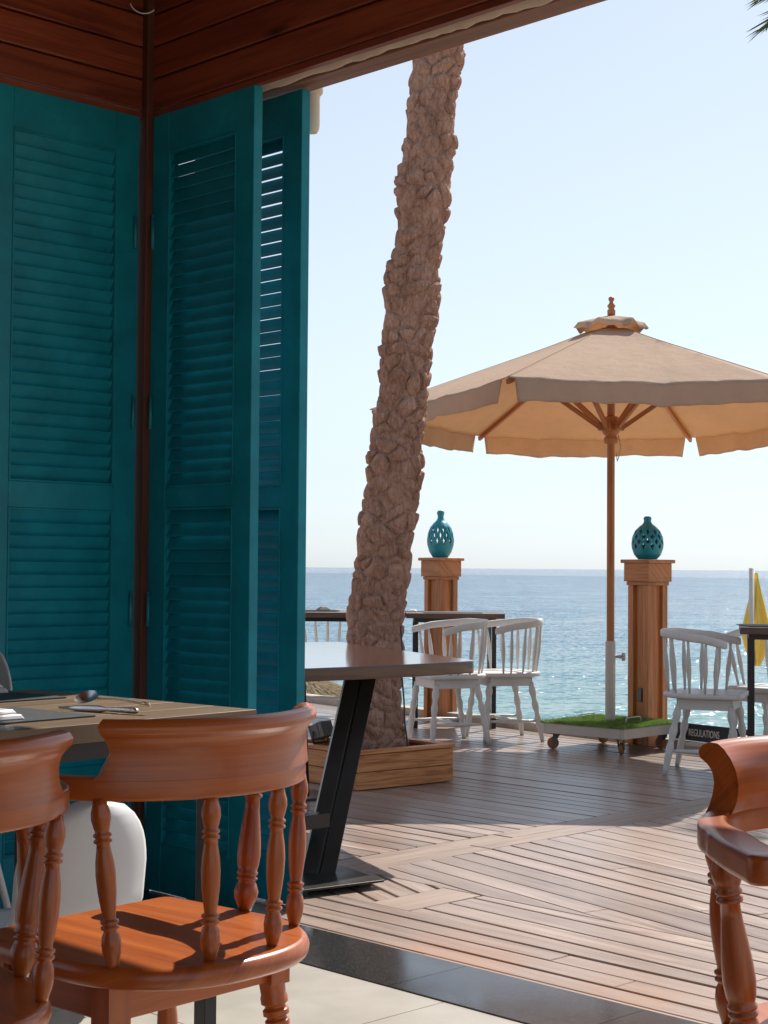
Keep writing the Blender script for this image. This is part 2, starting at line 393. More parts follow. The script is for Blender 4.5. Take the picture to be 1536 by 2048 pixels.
# deck
FM = (.8, .6); FC = 7.42
def fence(t, d=0): return (.424+.6*t+FM[0]*d, 11.8-.8*t+FM[1]*d)
dk = MB(); bd = MB()
def boards(poly, d, pitch, gap, mb, off=0, jit=.0012, lens=None):
    """strips of decking along unit direction d, clipped to a convex polygon"""
    px, py = -d[1], d[0]
    pr = [P[0]*px+P[1]*py for P in poly]; k = math.floor((min(pr)-off)/pitch)
    while off+k*pitch < max(pr):
        s0 = off+k*pitch; g = gap*random.uniform(.35, 1.35)
        q = clip(poly, px, py, s0+pitch-g/2); q = clip(q, -px, -py, -(s0+g/2))
        if len(q) >= 3:
            al = [P[0]*d[0]+P[1]*d[1] for P in q]; a0, a1 = min(al), max(al)
            cuts = [a0-.01]; x = a0+random.uniform(.4, 2.8)
            while lens and x < a1-.3: cuts.append(x); x += lens
            cuts.append(a1+.01)
            for c0, c1 in zip(cuts[:-1], cuts[1:]):
                r_ = clip(q, d[0], d[1], c1-.0015); r_ = clip(r_, -d[0], -d[1], -c0-.0015)
                if len(r_) >= 3: mb.prism(r_, -.028, random.uniform(-jit, jit), d)
        k += 1
def P4(a0, a1, b0, b1): return [W(a0, b0), W(a1, b0), W(a1, b1), W(a0, b1)]
far = clip(P4(3.309, 14, -13, -4.425), FM[0], FM[1], FC+.1)
boards(far, tuple(bB), .104, .0115, dk, lens=4.4)
boards(P4(3.309, 3.70, -4.19, 4), tuple(bB), .098, .0115, dk, off=.0, lens=5.3)
d1 = Vector((.545, -.838)).normalized()
near = P4(3.70, 9, -4.19, 5)
nr = clip(near, FM[0], FM[1], FC+.1)
# near field to the right of the short band, and the wedge between the two bands
n2 = clip(nr, -nA.x, -nA.y, -4.06)
boards(n2, tuple(d1), .112, .0105, dk, lens=4.1)
boards(P4(3.70, 4.06, -3.615, 4), tuple(Vector((.67, -.742)).normalized()), .12, .010, dk, lens=3.6)
d2 = Vector((.40, -.917)).normalized()
boards(P4(3.70, 4.06, -4.19, -3.795), tuple(d2), .092, .013, dk)
boards(P4(3.309, 14, -4.42, -4.195), tuple(nA), .1125, .004, bd, off=4.195+.0, lens=2.3)
boards(P4(3.70, 4.055, -3.79, -3.62), tuple(nA), .17, .004, bd, off=3.62)
dko = dk.build('deck', M['deck'], kind='structure', bevel=.002, bseg=1)
bdo = bd.build('deck_band', M['band'], kind='structure', bevel=.002, bseg=1)
m_ = MB(); sub = clip(P4(3.309, 14, -13, 5), FM[0], FM[1], FC+.1)
m_.prism(sub, -.3, -.034); m_.build('deck_base', paint('deck_underside', (.06, .036, .025), .9), kind='structure')
# granite threshold and tiles
m_ = MB()
x = -6
while x < 6:
    m_.prism([W(3.0, x), W(3.305, x), W(3.305, x+.598), W(3.0, x+.598)], -.04, .004); x += .6
m_.build('granite_threshold', M['granite'], kind='structure')
m_ = MB()
for i in range(12):
    for j in range(-9, 9):
        a1 = 2.998-i*.6; m_.prism([W(a1, j*.6+.2), W(a1-.597, j*.6+.2), W(a1-.597, j*.6+.797), W(a1, j*.6+.797)], -.04, random.uniform(-.0003, .0003))
m_.build('tile_floor', M['stone'], kind='structure')
m_ = MB(); m_.prism(P4(-4.5, 3.306, -7, 6), -.3, -.0405); m_.build('floor_base', paint('grout', (.12, .11, .10), .9), kind='structure')
# supports below the building and deck, down to the sand
m_ = MB(); m_.prism([(q[0]*.97, q[1]*.97) for q in clip(P4(-4.5, 13, -10, 5), FM[0], FM[1], FC)], -2.4, -.31)
m_.build('terrace_wall', M['kerb'], kind='structure')
# kerb under the glass
m_ = MB()
for t0, t1 in ((-6, -2.6), (-2.595, -.14), (.14, 1.96), (2.24, 5.5)):
    m_.prism([fence(t0, -.06), fence(t1, -.06), fence(t1, .06), fence(t0, .06)], -.02, .055, (.6, -.8))
m_.build('kerb', M['kerb'], kind='structure', bevel=.006)

# ------------------------------------------------------------------ pavilion
pav = empty('pavilion', (C0.x, C0.y, 0), 0, 'open timber pavilion with teal louvred shutters and red-brown board fascia above the terrace doorway', 'building')
pav.location = (0, 0, 0)
def vbox(mb, fn, t0, t1, d0, d1, z0, z1):
    P = [fn(t0, d0), fn(t1, d0), fn(t1, d1), fn(t0, d1)]
    mb.prism([(q.x, q.y) for q in P], z0, z1, tuple((fn(1)-fn(0)).normalized()))
ZB = 2.667
f1 = MB(); f2 = MB()
for fn, f in ((wl, f1), (wa, f2)):
    z = ZB; k = 0
    while z < 3.2:
        hgt = .112
        # boards with a grain along the wall: build as bars
        A_ = fn(.022, .012 if fn is wl else -.012); B_ = fn(5.5, .012 if fn is wl else -.012)
        f.bar((A_.x, A_.y, z+hgt/2-.002), (B_.x, B_.y, z+hgt/2-.002), .024+.0*k, hgt-.006); z += hgt; k += 1
fa = f1.build('fascia', M['fascia'], pav, bevel=.005); fb = f2.build('fascia', M['fascia'], pav, bevel=.005)
m_ = MB()
for fn, s_ in ((wl, 1), (wa, -1)):
    vbox(m_, fn, .0, 5.5, s_*.026, s_*.05, ZB+.01, 3.3); vbox(m_, fn, .0, 5.5, s_*.002, s_*.0255, 2.6445, ZB-.003)
m_.build('backing_board', M['fascia'], pav, fix=True)
m_ = MB(); m_.box((C0.x+.004, C0.y+.0, 1.56), (.052, .052, 3.3), ANG_B); m_.build('corner_post', M['post'], pav, bevel=.004)
m_ = MB(); vbox(m_, wl, -.1, 5.6, .155, .25, 2.676, 2.775); m_.build('beam', M['beam'], pav, bevel=.004, fix=True)
m_ = MB(); m_.prism(P4(-3.2, 3.69, -4.8, 1.2), 3.16, 3.3)
m_.build('ceiling', M['fascia'], pav, fix=True)
m_ = MB(); m_.prism(P4(-3.3, -3.2, -4.8, 1.2), 0, 3.3); m_.build('back_wall', M['fascia'], pav, fix=True)
m_ = MB(); vbox(m_, wl, -.1, 5.6, .05, .42, 3.05, 3.155); m_.build('eave_board', M['beam'], pav, fix=True)

def shutter(fn, t0, t1, d0, th, zlo=.010, zhi=2.644, mid=(1.295, 1.365), stile=.088, sgn=1, tilt=38, hinge_at=0, wide_first=0, up=1):
    """one louvred leaf between t0 and t1 along a wall, inner face at d0, thickness th to the outside"""
    mb = MB(); L = abs(t1-t0)
    P0 = fn(t0, d0); dirv = (fn(t1, d0)-P0).normalized(); nn = (fn(t0, d0+sgn)-P0).normalized()
    def loc(x, y, z): q = P0+dirv*x+nn*y; return (q.x, q.y, z)
    def b(x0, x1, z0, z1, y0=0, y1=None):
        y1 = th if y1 is None else y1
        vs = [loc(x, y, z) for z in (z0, z1) for x, y in ((x0, y0), (x1, y0), (x1, y1), (x0, y1))]
        mb.add(vs, [(3, 2, 1, 0), (4, 5, 6, 7), (0, 1, 5, 4), (1, 2, 6, 5), (2, 3, 7, 6), (3, 0, 4, 7)])
    s0 = stile+wide_first
    b(0, s0, zlo, zhi); b(L-stile, L, zlo, zhi)
    rails = [(zlo, zlo+.16), mid, (zhi-.135, zhi)]
    for z0, z1 in rails: b(s0, L-stile, z0, z1, .001, th-.001)
    # beading round each louvre field
    for za, zb in ((rails[0][1], rails[1][0]), (rails[1][1], rails[2][0])):
        for x0, x1 in ((s0, s0+.007), (L-stile-.007, L-stile)): b(x0, x1, za, zb, -.002, th+.002)
        b(s0+.007, L-stile-.007, zb-.007, zb, -.002, th+.002); b(s0+.007, L-stile-.007, za, za+.007, -.002, th+.002)
        n = int(round((zb-za-.014)/.0425)); pt = (zb-za-.014)/n
        for i in range(n):
            zc = za+.007+pt*(i+.5); ta = R(tilt+random.uniform(-2.5, 2.5)); hw = .0262; ht = .0026
            # inner edge high, outer edge low
            yc = th/2
            e = (math.sin(R(90)-ta)*hw, math.sin(ta)*hw*1.0)
            ey, ez = math.cos(ta)*hw, up*math.sin(ta)*hw
            ny, nz = -up*math.sin(ta)*ht, math.cos(ta)*ht
            sag = random.uniform(-.0008, .0008)
            x0, x1 = s0+.006, L-stile-.006
            vs = []
            for x, dz in ((x0, 0), (x1, sag)):
                for sy, sn in ((-1, -1), (1, -1), (1, 1), (-1, 1)):
                    vs.append(loc(x, yc+sy*ey+sn*ny, zc+sy*ez+sn*nz+dz))
            mb.add(vs, [(0, 1, 2, 3), (7, 6, 5, 4), (0, 4, 5, 1), (1, 5, 6, 2), (2, 6, 7, 3), (3, 7, 4, 0)])
    o = mb.build('shutter', M['teal'], pav, fix=True, bevel=.0015, bseg=1)
    if hinge_at is not None:
        for zc in (2.24, 1.62, .95, .3):
            h = MB(); q = loc(hinge_at if hinge_at < 1 else L-.012, -.006, zc)
            h.tube([(q[0], q[1], zc-.055), (q[0], q[1], zc+.055)], .0065, 8)
            h.tube([(q[0], q[1], zc+.055), (q[0], q[1], zc+.062)], .004, 8)
            h.build('hinge', M['hinge'], o)
    return o
# wall A leaves (to the left of the corner post), room side is +d for wa -> outside is -d
sA = shutter(wa, .034, .615, 0, .036, sgn=-1, tilt=65, up=-1, hinge_at=.016, mid=(1.285, 1.37))
sA2 = shutter(wa, .622, 1.2, 0, .036, sgn=-1, tilt=65, up=-1, hinge_at=None)
sA3 = shutter(wa, 1.207, 1.79, 0, .036, sgn=-1, tilt=65, up=-1, hinge_at=None)
# wall B leaves folded back beside the opening
sB = shutter(wl, .034, .571, 0, .036, sgn=1, tilt=67, hinge_at=.012)
sB2 = shutter(wl, .034, .600, .179, .036, sgn=1, zhi=2.664, tilt=60, hinge_at=None)

# rolled canvas blind under the beam
m_ = MB(); rings = []; nseg = 260; bcs = []
for i in range(nseg+1):
    t = .1+5.2*i/nseg; ring = []
    for k in range(20):
        an = 2*math.pi*k/20
        wr = .0022*math.sin(t*23+math.sin(t*7)*2+an*3)+.0018*math.sin(t*47+an*4+math.cos(t*11)*3)+.002*max(0, math.sin(t*5+1))*math.sin(t*83+an*2+math.sin(t*19))
        sagz = .006*math.sin(t*2.1)+.004*math.sin(t*5.3+1)
        rr_ = .046+wr; d = .080+math.cos(an)*rr_*1.05; z = 2.703+sagz*.5+math.sin(an)*(rr_*1.1)
        q = wl(t, d); ring.append((q.x, q.y, z)); bcs.append((t, an*.1, .5))
    rings.append(ring)
m_.loft(rings, bc=bcs); tag(m_.build('canvas_blind', M['blind']), 'rolled cream canvas blind tucked between the board fascia and the outer beam', 'blind')
# pale fitting hanging outside the beam
m_ = MB(); m_.lathe([(.001, 2.535), (.02, 2.537), (.026, 2.547), (.029, 2.565), (.029, 2.665), (.034, 2.668), (.039, 2.675), (.039, 2.70), (.036, 2.705), (.036, 2.80), (.001, 2.80)], (-.256, 5.375, .034), 28)
tag(m_.build('drain_fitting', M['pvc'], autosmooth=40), 'short cream plastic drain fitting hanging outside the beam above the right shutter', 'pipe fitting')
# small pale loop of cable on the dark ceiling corner
m_ = MB(); pts = []
for i in range(14):
    an = R(200+i*8.5); q = Vector((-.80, 5.2, 2.965))+Vector((.05*math.cos(an), 0, .05*math.sin(an))); pts.append(q)
m_.tube(pts, .0025, 8); tag(m_.build('cable_loop', M['plastic']), 'thin white cable loop hanging in the dark upper corner of the pavilion', 'cable')

# ------------------------------------------------------------------ captain chairs (varnished)
SPIN = [(0, .0095), (.03, .011), (.09, .0155), (.14, .0165), (.19, .0145), (.215, .0105), (.222, .0105), (.232, .0150), (.245, .0150), (.252, .0118), (.258, .0118), (.266, .0150), (.28, .0150), (.288, .0105), (.30, .0105),
        (.36, .0128), (.45, .0155), (.55, .0165), (.63, .0150), (.70, .0118), (.735, .0108), (.742, .0150), (.755, .0150), (.763, .0118), (.77, .0118), (.778, .0150), (.79, .0150), (.80, .0112), (.83, .0135), (.88, .0165), (.92, .0160), (.96, .0125), (1, .0105)]
POST = [(0, .012), (.03, .014), (.08, .021), (.13, .0235), (.18, .019), (.205, .015), (.212, .020), (.225, .020), (.232, .016), (.238, .016), (.246, .020), (.26, .020), (.27, .0175), (.31, .0205), (.38, .0225), (.48, .021), (.58, .018), (.68, .0145), (.76, .013), (.772, .018), (.787, .018), (.795, .014), (.802, .014), (.81, .018), (.825, .018), (.835, .015), (.87, .019), (.92, .021), (.96, .017), (1, .014)]
LEG = [(0, .0125), (.06, .014), (.14, .0165), (.18, .0125), (.2, .0125), (.215, .0185), (.235, .0185), (.25, .014), (.3, .0165), (.42, .0205), (.55, .0215), (.66, .0195), (.74, .0165), (.765, .0165), (.775, .0225), (.80, .0225), (.812, .018), (.82, .018), (.83, .024), (.855, .024), (.868, .019), (.878, .019), (.89, .025), (.92, .025), (.935, .023), (1, .024)]
def seat_outline(hw=.245, front=.257, rear=-.25, N=56):
    pts = []
    yc = -.01
    for i in range(N//2+1):                       # rear half ellipse from +x to -x
        an = -math.pi*i/(N//2); pts.append((hw*math.copysign(abs(math.cos(an))**.86, math.cos(an)), yc+(yc-rear)*math.copysign(abs(math.sin(an))**.95, math.sin(an))))
    r_ = .035
    for cx, sgn in ((-hw+.012+r_, -1), (hw-.012-r_, 1)):
        for i in range(7):
            an = (math.pi-math.pi/2*i/6) if sgn < 0 else (math.pi/2-math.pi/2*i/6)
            pts.append((cx+r_*math.cos(an), front-r_+r_*math.sin(an)))
    return pts
def offset_out(pts, d):
    n = len(pts); out = []
    for i in range(n):
        A_ = Vector(pts[i-1]); B_ = Vector(pts[(i+1) % n]); t = (B_-A_).normalized()
        out.append((pts[i][0]+t.y*d, pts[i][1]-t.x*d))   # clockwise list -> outward is +(t.y,-t.x)? checked by sign below
    return out
def area(pts): return sum(pts[i][0]*pts[(i+1) % len(pts)][1]-pts[(i+1) % len(pts)][0]*pts[i][1] for i in range(len(pts)))/2
def slab(mb, pts, z0, z1, rnd, al=(0, 1), sq=1.0):
    if area(pts) < 0: pts = pts[::-1]
    rings = []
    for k in range(9):
        an = -math.pi/2+math.pi*k/8; h = (z1-z0)/2
        d = -(1-max(0, math.cos(an))**sq)*rnd
        q = offset_out(pts, d); rings.append([(x, y, (z0+z1)/2+math.copysign(abs(math.sin(an))**sq, an)*h) for x, y in q])
    G = lambda x, y, z: (x*al[0]+y*al[1], -x*al[1]+y*al[0]+z, .5)
    bc = [G(*q) for r_ in rings for q in r_]
    n = len(pts)
    mb.loft(rings, caps=False, bc=bc)
    top = [(x, y, z1) for x, y, z in rings[-1]]; bot = rings[0]
    mb.add(top, [list(range(n))], [G(*q) for q in top]); mb.add(bot, [list(range(n))[::-1]], [G(*q) for q in bot])
def ring_pt(phi, a=.275, b=.262, yc=.05):
    """phi 0 = rear, +-90 = sides; beyond 90 the arms run forward (phi-90)*.0019 m"""
    s_ = 1 if phi >= 0 else -1; ph = abs(phi)
    if ph <= 90: return (s_*a*math.sin(R(ph)), yc-b*math.cos(R(ph)))
    return (s_*(a+.008*math.sin(min(1, (ph-90)/70)*math.pi/2)**2), yc+(ph-90)*.0019)
def ring_n(phi):
    A_ = Vector(ring_pt(phi-1)); B_ = Vector(ring_pt(phi+1)); t = (B_-A_).normalized(); return Vector((t.y, -t.x)) # outward
def make_captain():
    root = empty('captain_chair')
    m = MB(); slab(m, seat_outline(), .413, .45, .013); m.build('seat', M['chair'], root, fix=True, autosmooth=50)
    m = MB()
    cs = [(-.185, -.085), (.185, -.085), (.185, .205), (-.185, .205)]
    for i in range(4):
        A_, B_ = cs[i], cs[(i+1) % 4]; m.bar((A_[0], A_[1], .381), (B_[0], B_[1], .381), .022, .062)
    m.build('apron', M['chair'], root, bevel=.003)
    for i, (x, y) in enumerate(cs):
        m = MB(); m.box((x, y, .379), (.046, .046, .066), 0); m.turned((x*1.16, y+(-.045 if y < 0 else .02), 0), (x, y, .348), LEG if y < 0 else [(q, r_*(1 if q < .3 else 1)) for q, r_ in LEG], 22)
        m.build('leg', M['chair'], root, autosmooth=45)
    for x0, y0, x1, y1 in ((-.072, -.20, -.078, -.205), (.072, -.20, .078, -.205), (-.208, -.118, -.232, -.106), (.208, -.118, .232, -.106)):
        m = MB(); m.turned((x0, y0, .448), (x1, y1, .722), SPIN, 22); m.build('spindle', M['chair'], root)
    for s_ in (-1, 1):
        m = MB(); m.turned((s_*.235, .04, .448), (s_*.274, .055, .722), POST, 22); m.build('arm_post', M['chair'], root)
    # arm rail
    m = MB(); rings = []; bcs = []
    for i in range(121):
        phi = -203+406*i/120; P_ = Vector(ring_pt(phi)); n_ = ring_n(phi)
        ph = abs(phi); hw = .016+.012*min(1, max(0, (ph-55)/50)); tip = max(0, (ph-192)/11)
        hw *= math.sqrt(max(.02, 1-tip**2)); hz = .0195*(1-.25*tip**2)
        ring = []
        for k in range(24):
            an = 2*math.pi*(k+.5)/24; cx = math.copysign(abs(math.cos(an))**.36, math.cos(an)); cz = math.copysign(abs(math.sin(an))**.36, math.sin(an))
            q = P_+n_*(cx*hw); ring.append((q.x, q.y, .737+cz*hz)); bcs.append((phi*.004, cz*hz+cx*hw, .5))
        rings.append(ring)
    m.loft(rings, bc=bcs); m.build('arm_rail', M['chair'], root, fix=True)
    # crest: closed section swept round the back, its ends cut in a waist
    sec = [(-.0175, .752), (-.0205, .770), (-.0205, .790), (-.018, .812), (-.0125, .830), (-.004, .843), (.007, .8505), (.019, .8515), (.0295, .847), (.0345, .838), (.0335, .829), (.028, .8235), (.0245, .8200), (.0200, .813), (.0175, .803), (.0168, .790), (.0178, .772), (.0200, .752)]
    def ext(z):
        T = [(.752, 57), (.760, 54), (.768, 52.8), (.780, 51.6), (.795, 51.2), (.808, 51.8), (.820, 52.8), (.832, 54), (.842, 54.5), (.852, 53.5)]
        for (z0, e0), (z1, e1) in zip(T[:-1], T[1:]):
            if z <= z1: return e0+(e1-e0)*max(0, (z-z0)/(z1-z0))
        return T[-1][1]
    # densify the section
    S2 = []
    for i in range(len(sec)):
        A_, B_ = sec[i], sec[(i+1) % len(sec)]
        for q in range(3): S2.append((A_[0]+(B_[0]-A_[0])*q/3, A_[1]+(B_[1]-A_[1])*q/3))
    m = MB(); rings = []; bcs = []
    for i in range(49):
        u = -1+2*i/48; ring = []
        for ro, z in S2:
            phi = u*ext(z); P_ = Vector(ring_pt(phi)); n_ = ring_n(phi); q = P_+n_*ro; ring.append((q.x, q.y, z)); bcs.append((phi*.0045, z+ro, .5))
        rings.append(ring)
    m.loft(rings, bc=bcs); m.build('crest', M['chair'], root, fix=True, autosmooth=50, bevel=0)
    return root
cc = make_captain()
G1 = 'varnished captain chairs round the wooden tables'
def place_captain(o, x, y, rear_deg, label):
    o.location = (x, y, 0); o.rotation_euler = (0, 0, R(rear_deg+90)); tag(o, label, 'chair', G1)
place_captain(cc, -.384, 2.855, -41.5, 'orange-brown captain chair with its whole back and seat in view before the left table')
c2 = copy_tree(cc); place_captain(c2, -.745, 2.40, -57, 'varnished captain chair cut off by the left edge of the frame')
c3 = copy_tree(cc); place_captain(c3, .722, 2.235, 97, 'varnished captain chair cut off by the right edge, seen from inside its back')

# ------------------------------------------------------------------ white bow chairs
WLEG = [(0, .013), (.1, .015), (.25, .019), (.40, .021), (.46, .016), (.5, .015), (.58, .021), (.64, .022), (.70, .016), (.74, .015), (.82, .022), (.88, .022), (.94, .016), (1, .018)]
WSP = [(0, .006), (.2, .0085), (.42, .0135), (.6, .0125), (.8, .0085), (1, .0065)]
def make_bow():
    root = empty('bow_chair'); S = .96
    m = MB(); slab(m, seat_outline(.225, .22, -.215), .41, .44, .012); m.build('seat', M['white'], root, fix=True, autosmooth=50)
    m = MB(); cs = [(-.165, -.11), (.165, -.11), (.165, .165), (-.165, .165)]
    for i in range(4):
        A_, B_ = cs[i], cs[(i+1) % 4]; m.bar((A_[0], A_[1], .38), (B_[0], B_[1], .38), .024, .056)
    m.build('apron', M['white'], root, bevel=.003)
    feet = []
    for x, y in cs:
        f = (x*1.22, y+(-.07 if y < 0 else .04), 0); feet.append(f)
        m = MB(); m.turned(f, (x, y, .375), WLEG, 14); m.build('leg', M['white'], root)
    def at(i, z): f = feet[i]; c = cs[i]; k = z/.375; return (f[0]+(c[0]-f[0])*k, f[1]+(c[1]-f[1])*k, z)
    st = [(0, .007), (.2, .010), (.5, .015), (.8, .010), (1, .007)]
    L_, R_ = (at(0, .13), at(3, .13)), (at(1, .13), at(2, .13))
    for A_, B_ in (L_, R_): m = MB(); m.turned(A_, B_, st, 10); m.build('stretcher', M['white'], root)
    m = MB(); m.turned([(p_+q_)/2 for p_, q_ in zip(*L_)], [(p_+q_)/2 for p_, q_ in zip(*R_)], st, 10); m.build('stretcher', M['white'], root)
    def zr(ph): return .757-.052*max(0, (abs(ph)-35)/120)
    for ph in (-132, -100, -72, -46, -22, 0, 22, 46, 72, 100, 132):
        x, y = ring_pt(ph, .262, .25, .03); k = .80
        bx, by = x*k, y*.86-.005
        m = MB(); m.turned((bx, by, .438), (x, y, zr(ph)-.01), WSP, 12); m.build('spindle', M['white'], root)
    m = MB(); rings = []
    for i in range(85):
        phi = -160+320*i/84; P_ = Vector(ring_pt(phi, .262, .25, .03)); A_ = Vector(ring_pt(phi-1, .262, .25, .03)); B_ = Vector(ring_pt(phi+1, .262, .25, .03)); t = (B_-A_).normalized(); n_ = Vector((t.y, -t.x))
        tip = max(0, (abs(phi)-150)/10); hw = .015*math.sqrt(max(.05, 1-tip**2)); hz = .022*(1-.3*tip**2)
        ring = []
        for k in range(14):
            an = 2*math.pi*k/14; cx = math.copysign(abs(math.cos(an))**.6, math.cos(an)); cz = math.copysign(abs(math.sin(an))**.6, math.sin(an))
            q = P_+n_*(cx*hw); ring.append((q.x, q.y, zr(phi)+cz*hz))
        rings.append(ring)
    m.loft(rings); m.build('bow_rail', M['white'], root, fix=True)
    return root
bow = make_bow()
G2 = 'white painted bow-back chairs on the deck'
BL = [(1.752, 8.75, 160, 'white bow-back chair standing beside the right timber pillar and the turf-topped cart'),
      (.80, 10.40, 14, 'white bow-back chair nearest the parasol cart, at the right end of the far dark table'),
      (.43, 10.15, 20, 'white bow-back chair just right of the palm trunk in front of the far dark table'),
      (-.42, 11.98, 90, 'white bow-back chair on the sea side of the far table, left of the palm trunk'),
      (2.27, 9.2, 42, 'white bow-back chair at the right edge of the view behind the dark table leg')]
for i, (x, y, rd, lb) in enumerate(BL):
    o = bow if i == 0 else copy_tree(bow); o.location = (x, y, 0); o.rotation_euler = (0, 0, R(rd+90)); tag(o, lb, 'chair', G2)

# ------------------------------------------------------------------ left wooden table
P1 = Vector((-.963, 4.40)); P2 = Vector((-.30, 3.83)); e1 = (P2-P1).normalized(); e2 = Vector((e1.y, -e1.x))   # e2 towards camera-left
if e2.y > 0: e2 = -e2
T1 = empty('table', (P2.x, P2.y, 0), 0, 'brown wooden restaurant table laid with black placemats and cutlery, at the left before the shutters', 'table')
T1.location = (0, 0, 0)
def quad(a0, a1, b0, b1): return [tuple(P1+e1*a0+e2*b0), tuple(P1+e1*a1+e2*b0), tuple(P1+e1*a1+e2*b1), tuple(P1+e1*a0+e2*b1)]
LL = (P2-P1).length
m = MB(); nb = 6
for i in range(nb): m.prism(quad(LL*i/nb+.0004, LL*(i+1)/nb-.0004, 0, 1.45), .72, .76, tuple(e2))
m.build('tabletop', M['tabletop'], T1, bevel=.0015)
m = MB()
for q0, q1 in (((.06, .06), (LL-.06, .06)), ((.06, 1.39), (LL-.06, 1.39)), ((.06, .06), (.06, 1.39)), ((LL-.06, .06), (LL-.06, 1.39))):
    A_ = P1+e1*q0[0]+e2*q0[1]; B_ = P1+e1*q1[0]+e2*q1[1]; m.bar((A_.x, A_.y, .698), (B_.x, B_.y, .698), .04, .04)
m.build('frame', M['black'], T1)
for qa, qb in ((.06, .06), (LL-.06, .10), (.06, 1.39), (LL-.06, 1.39)):
    A_ = P1+e1*qa+e2*qb; m = MB(); m.box((A_.x, A_.y, .34), (.038, .038, .68), math.atan2(e1.y, e1.x)); m.build('leg', M['black'], T1, bevel=.002)
# placemats, cutlery, napkin
def mat_at(c, ang, lab):
    m = MB(); pts = []
    hx, hy = .215, .148
    for sx, sy in ((1, 1), (-1, 1), (-1, -1), (1, -1)):
        for i in range(4):
            an = math.atan2(sy, sx)-R(45)+R(30*i); pts.append((sx*(hx-.012)+.012*math.cos(an), sy*(hy-.012)+.012*math.sin(an)))
    pts = [(x*math.cos(ang)-y*math.sin(ang)+c[0], x*math.sin(ang)+y*math.cos(ang)+c[1]) for x, y in pts]
    m.prism(pts, .7605, .7635); o = m.build('placemat', M['mat']); return tag(o, lab, 'placemat', 'placemats on the left table')
angm = math.atan2(-e2.y, -e2.x)
c_ = Vector((-.633, 3.61))-Vector((.002, 0))
mc = c_-e1*.155+e2*.215
mat_at(mc, angm, 'black placemat lying nearest the camera side of the wooden table, knife across its corner')
mc2 = mc-e1*.36; mat_at(P1+e1*.16+e2*.33, angm, 'black placemat on the wall side of the wooden table, only its corner in view')
def spoon(name, pos, ang, lab, kindv='spoon', tilt=0):
    m = MB(); L = .19
    hp = []; hr = []
    for i in range(9):
        s_ = i/8; hp.append((-.024+s_*.145, 0, .0085+.005*math.sin(s_*math.pi)-.005*s_)); hr.append(.0024+.0035*s_)
    if kindv == 'spoon':
        m.tube(hp, hr, 8, flat=.35)
        N = 16; rings = []
        for i in range(7):
            rr_ = i/6
            rings.append([(-.052+.030*rr_*math.cos(2*math.pi*k/N), .021*rr_*math.sin(2*math.pi*k/N)*(1-.12*math.cos(2*math.pi*k/N)), .001+.009*rr_**2) for k in range(N)])
        m.loft(rings, caps=False)
        m.loft([[(x, y, z+.0012) for x, y, z in r_] for r_ in rings], caps=False)
    else:
        m.tube([(-.12, 0, .002), (-.05, .002, .002), (0, .001, .003), (.02, 0, .004), (.05, 0, .005), (.10, 0, .005), (.112, 0, .004)], [.002, .0085, .009, .0045, .006, .0075, .004], 8, flat=.3)
    o = m.build(name, M['steel']); o.location = pos; o.rotation_euler = (R(32) if kindv == 'spoon' else 0, tilt, ang)
    if kindv == 'spoon': o.scale = (1.2, 1.2, 1.2)
    return tag(o, lab, name)
spoon('spoon', (-.645, 3.76, .7790), R(-38), 'shiny steel spoon, bowl up, resting over the knife on the left table', tilt=R(0))
spoon('knife', (-.655, 3.715, .7645), R(-28), 'steel table knife lying flat under the spoon across the black placemat corner', 'knife')
m = MB(); m.box((-.845, 3.50, .7695), (.10, .09, .011), .8, taper=.85); m.box((-.85, 3.505, .780), (.08, .07, .009), .95, taper=.8)
tag(m.build('napkin', M['plastic'], bevel=.003), 'folded white napkin on the near placemat at the left frame edge', 'napkin')
m = MB(); m.box((-1.03, 4.24, .7695), (.07, .07, .012), .5, taper=.8); m.box((-1.035, 4.245, .781), (.05, .05, .010), .8, taper=.7)
tag(m.build('napkin', M['plastic'], bevel=.003), 'small white napkin on the wall-side placemat of the left table', 'napkin')

# white moulded plastic chairs
def shell_chair(x, y, ang, ztop, zb, w_, label):
    root = empty('plastic_chair', (x, y, 0), ang, label, 'chair', 'white moulded plastic chairs')
    m = MB(); N, K = 28, 26; grid = []
    seat_z = zb
    for j in range(K):
        s_ = j/(K-1); row = []
        # s 0..0.4 seat pan (front to back), .4..1 back
        if s_ < .45:
            q = s_/.45; y0 = .20-.36*q; z0 = seat_z-.01*math.sin(q*math.pi); 
        else:
            q = (s_-.45)/.55; y0 = -.16-.07*math.sin(min(1, q*5)*math.pi/2)-.015*q; z0 = seat_z+(ztop-seat_z)*q
        hw = w_/2*(.94 if s_ < .45 else 1)
        q2 = max(0, (s_-.72)/.28); hw *= max(0, 1-q2**2.6)**(1/2.3)*.9+.1*(1-q2)+.001
        if s_ < .1: hw *= .8+.2*math.sin(s_/.1*math.pi/2)
        for i in range(N+1):
            u = -1+2*i/N; xx = hw*u
            if s_ < .45: row.append((xx, y0, z0+.035*abs(u)**3.5*(.3+s_)))
            else: row.append((xx, y0+.075*abs(u)**2.4*(1-.4*q), z0))
        grid.append(row)
    n = N+1; vs = [p_ for r_ in grid for p_ in r_]; fs = [(j*n+i, j*n+i+1, (j+1)*n+i+1, (j+1)*n+i) for j in range(K-1) for i in range(N)]
    m.add(vs, fs, None, True); o = m.build('shell', M['plastic'], root)
    so_ = o.modifiers.new('s', 'SOLIDIFY'); so_.thickness = .006
    for sx in (-1, 1):
        for sy in (-1, 1):
            m = MB(); m.tube([(sx*w_*.28, sy*.12, seat_z-.012), (sx*w_*.52, sy*.20, 0)], [.014, .009], 12); m.build('leg', M['plastic'], root)
    return root
